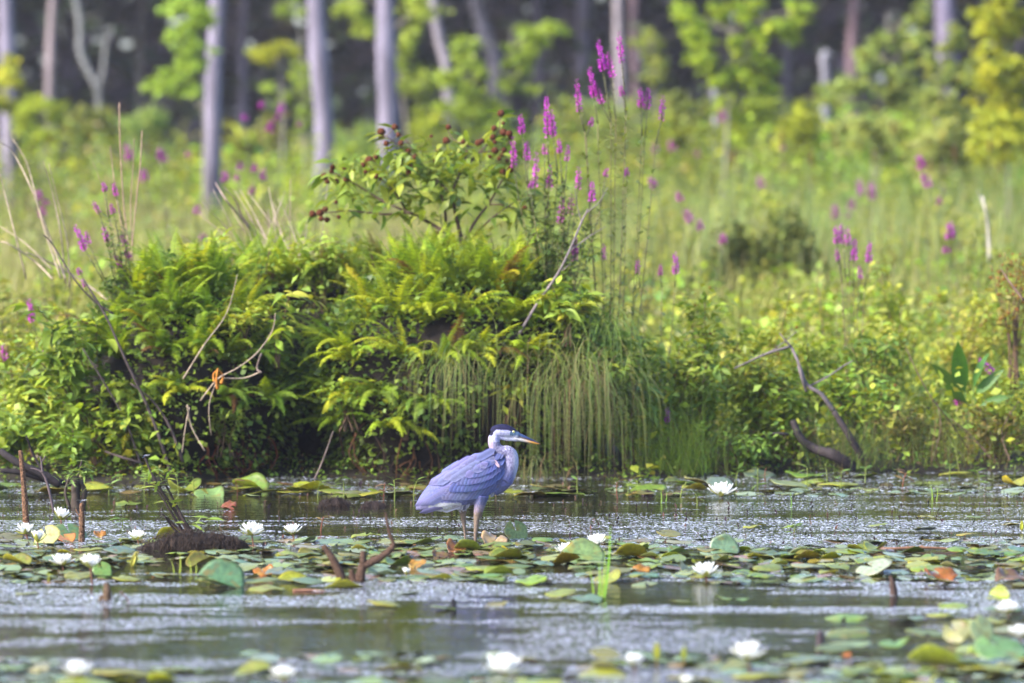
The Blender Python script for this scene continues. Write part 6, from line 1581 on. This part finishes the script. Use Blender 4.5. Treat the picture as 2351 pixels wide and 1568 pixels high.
post('pointed dark stub in the near water on the right', 1368, [(2054, 1368), (2050, 1345), (2044, 1322)], 0.030, 0.006, (0.06, 0.04, 0.035), GP, (), M_MOSSY)
post('blurred dark stub near the raised blurred lily', 1482, [(1884, 1482), (1883, 1460), (1882, 1448)], 0.026, 0.010, (0.05, 0.04, 0.045), GP, (), M_MOSSY)
post('black stub in the middle of the near water under the heron', 1398, [(1042, 1398), (1041, 1385), (1040, 1374)], 0.022, 0.006, (0.02, 0.02, 0.025), GP, [([(1030, 1398), (1029, 1390)], 0.014, 0.006)], M_MOSSY)
deadwood('floating_stick', 'brown stick lying on the water along the right pad band', 'stick', dist(1264), [([(1990, 1256), (2040, 1260), (2100, 1257), (2150, 1258), (2205, 1262)], 0.012, 0.006), ([(2100, 1258), (2120, 1252)], 0.006, 0.003)], (0.15, 0.08, 0.05), jit=0.0, root=(1990, 1264))
deadwood('floating_stick', 'thin reddish stick lying left of the forked root', 'stick', dist(1358), [([(672, 1356), (710, 1355), (750, 1358)], 0.008, 0.006)], (0.18, 0.09, 0.06), jit=0.0, root=(672, 1358))
deadwood('floating_stick', 'dark thin stick leaning out of the near water right of the round stub', 'stick', dist(1385), [([(276, 1358), (290, 1372), (297, 1388)], 0.004, 0.003)], (0.12, 0.06, 0.06), jit=0.0, root=(290, 1385))
deadwood('floating_stick', 'black stick at the right edge below the folded yellow pad', 'stick', dist(1424), [([(2230, 1420), (2270, 1422), (2320, 1420)], 0.006, 0.005)], (0.03, 0.025, 0.03), jit=0.0, root=(2230, 1424))
def shoot(u, vw, blades, col, label):
    g = onwater(u, vw); th = thing('grass_shoot', label, 'grass', g, 'grass shoots in the water')
    for (u0, u1, v1, w) in blades:
        a, b = at(u0, vw, g.y) - g, at(u1, v1, g.y) - g
        a.z = -0.05
        vs = []
        for i in range(7):
            s = i / 6; p = a.lerp(b, s) + Vector((0.01 * math.sin(s * 3), 0, 0)); ww = w * (1 - s ** 2) * 0.5 + 0.0006
            vs += [(p.x - ww, p.y, p.z), (p.x + ww, p.y - 0.002, p.z)]
        m = MB(); m.add(vs, np.array([(2 * i, 2 * i + 1, 2 * i + 3, 2 * i + 2) for i in range(6)]), col); obj('blade', m.mesh('blade'), M_GRASS, th)
shoot(1384, 1370, [(1384, 1401, 1207, 0.012), (1372, 1374, 1290, 0.010), (1362, 1352, 1305, 0.008), (1377, 1388, 1262, 0.008)], (0.18, 0.34, 0.03), 'tall bright green grass shoot in front of the three lilies')
shoot(410, 1315, [(408, 412, 1270, 0.010), (436, 432, 1282, 0.008), (445, 448, 1288, 0.007), (470, 478, 1286, 0.007), (398, 392, 1285, 0.006)], (0.24, 0.30, 0.04), 'short yellow-green grass shoots on the left pad band')
shoot(1515, 1155, [(1515, 1516, 1120, 0.008), (1522, 1530, 1128, 0.006)], (0.16, 0.26, 0.04), 'small green shoot left of the lone lily')
shoot(2140, 1148, [(2138, 2136, 1112, 0.010), (2144, 2152, 1120, 0.007)], (0.16, 0.26, 0.04), 'small green shoot right of the mossy green hump')
shoot(1815, 1165, [(1813, 1814, 1130, 0.008)], (0.14, 0.24, 0.04), 'single thin shoot in the open water right of the lone lily')
# sprouts at the waterline
def sprout(u, vw, hpx, label, red=False):
    g = onwater(u, vw); th = thing('marsh_sprout', label, 'seedling', g, 'seedlings along the waterline')
    h = hpx / ppm(g.y)
    top = Vector((random.gauss(0, .02), 0, h))
    pp = smooth_path([(0, 0, -0.05), Vector((top.x * 0.3 + random.gauss(0, .006), 0, h * 0.5)), top], 7)
    c = (0.16, 0.06, 0.04) if red else (0.16, 0.2, 0.05)
    m = MB(); v, f = tube(pp, lin(0.0045, 0.0025, 7), 4); m.add(v, f, c); obj('stem', m.mesh('stem'), M_TWIG, th)
    for i in range(2, 7):
        for sd in (-1, 1):
            if random.random() < 0.2: continue
            put_leaf(th, pp[i], Vector((sd * random.uniform(.6, 1), random.gauss(0, .4), random.uniform(-0.1, 0.7))), random.uniform(0.05, 0.085), (0.12, 0.20, 0.04) if not red else (0.16, 0.10, 0.04), ME_LANCE)
spots = [(330, 1130, 46), (410, 1134, 50), (445, 1136, 42), (545, 1136, 36), (60, 1150, 30), (250, 1140, 30), (730, 1146, 44), (790, 1150, 56), (880, 1148, 40), (905, 1150, 48), (950, 1146, 44), (1000, 1146, 40), (1330, 1140, 44), (1420, 1146, 40), (1440, 1140, 34),
         (1560, 1140, 34), (1690, 1118, 36), (1740, 1124, 50), (1760, 1112, 40), (1850, 1118, 44), (1900, 1112, 48), (1930, 1122, 40), (1985, 1110, 36), (2070, 1118, 34), (2180, 1106, 40), (2250, 1112, 34), (2330, 1104, 36), (1600, 1160, 26), (735, 1220, 34), (560, 1228, 28), (280, 1215, 24), (1820, 1226, 22)]
seen = {}
for i, (u, vw, h) in enumerate(spots):
    near = min([(330, 'left of the left hummock roots'), (545, 'under the left hummock'), (790, 'by the dark hump near the heron tail'), (930, 'behind the heron back'), (1380, 'at the foot of the sedge skirt'), (1560, 'below the fresh green tussock'), (1750, 'on the mud right of the lone lily'), (1920, 'at the foot of the black crooked log'), (2200, 'below the twiggy brownish shrubs')], key=lambda q: abs(q[0] - u))[1]
    k = seen[near] = seen.get(near, 0) + 1
    od = ['first', 'second', 'third', 'fourth', 'fifth', 'sixth'][min(k - 1, 5)]
    sprout(u, vw, h, '%s small %s seedling %s' % (od, 'reddish' if i % 5 == 3 else 'green', near), i % 5 == 3)
# dragonflies
def wing_mesh():
    m = MB(); vs = []
    for i in range(6):
        s = i / 5; w = 0.10 * math.sin(math.pi * (0.12 + 0.8 * s)) ** 0.6
        vs += [(s, w * 0.6, 0), (s, -w * 0.4, 0)]
    m.add(vs, np.array([(2 * i, 2 * i + 1, 2 * i + 3, 2 * i + 2) for i in range(5)]), (0.45, 0.45, 0.5)); return m.mesh('wing')
WING = wing_mesh()
def dragonfly(p, az, label):
    th = thing('dragonfly', label, 'dragonfly', p, 'resting dragonflies')
    D = Vector((math.cos(az), math.sin(az), 0.25)).normalized()
    m = MB(); v, f = tube(smooth_path([D * 0.018, D * 0.012, D * 0.004, D * -0.006, D * -0.02, D * -0.04], 11), [0.002, 0.0035, 0.003, 0.0045, 0.0045, 0.003, 0.002, 0.002, 0.002, 0.002, 0.001], 7); m.add(v + np.array([0, 0, 0.007]), f, (0.07, 0.08, 0.12)); obj('body', m.mesh('body'), M_BILL, th)
    S = Vector((-D.y, D.x, 0)).normalized()
    for sd in (-1, 1):
        for k, off in ((0.15, 0.003), (-0.25, -0.004)):
            dv = (S * sd + D * k + Vector((0, 0, 0.08))).normalized()
            obj('wing', WING, M_DUCK, th, D * off + Vector((0, 0, 0.010)), frame1(dv, 0.35), 0.034)
dragonfly(at(332, 1050, tb.y) + Vector((0, 0, 0.002)), 1.3, 'dragonfly perched on the top of the black twig clump')
dragonfly(at(188, 1153, onwater(187, 1245).y) + Vector((0, 0, 0.002)), 1.3, 'dragonfly perched on the low speckled post')

# ------------------------------------------------------------------ the humid air over the marsh
hv = [(x, y, z) for z in (-1.6, 24.0) for y in (-72, 432) for x in (-272, 272)]
mb = MB(); mb.add(hv, np.array([(0, 2, 3, 1), (4, 5, 7, 6), (0, 1, 5, 4), (2, 6, 7, 3), (0, 4, 6, 2), (1, 3, 7, 5)]))
m, nt, n_, l_ = newmat('humid_air')
pv = n_.new('ShaderNodeVolumePrincipled')
pv.inputs['Color'].default_value = (0.82, 0.82, 0.95, 1)
pv.inputs['Density'].default_value = HAZE
pv.inputs['Anisotropy'].default_value = 0.2
ou = n_.new('ShaderNodeOutputMaterial'); l_.new(pv.outputs[0], ou.inputs['Volume'])
tag(obj('haze', mb.mesh('haze', False), m), 'thin humid haze lying over the marsh', 'haze', kind='stuff')
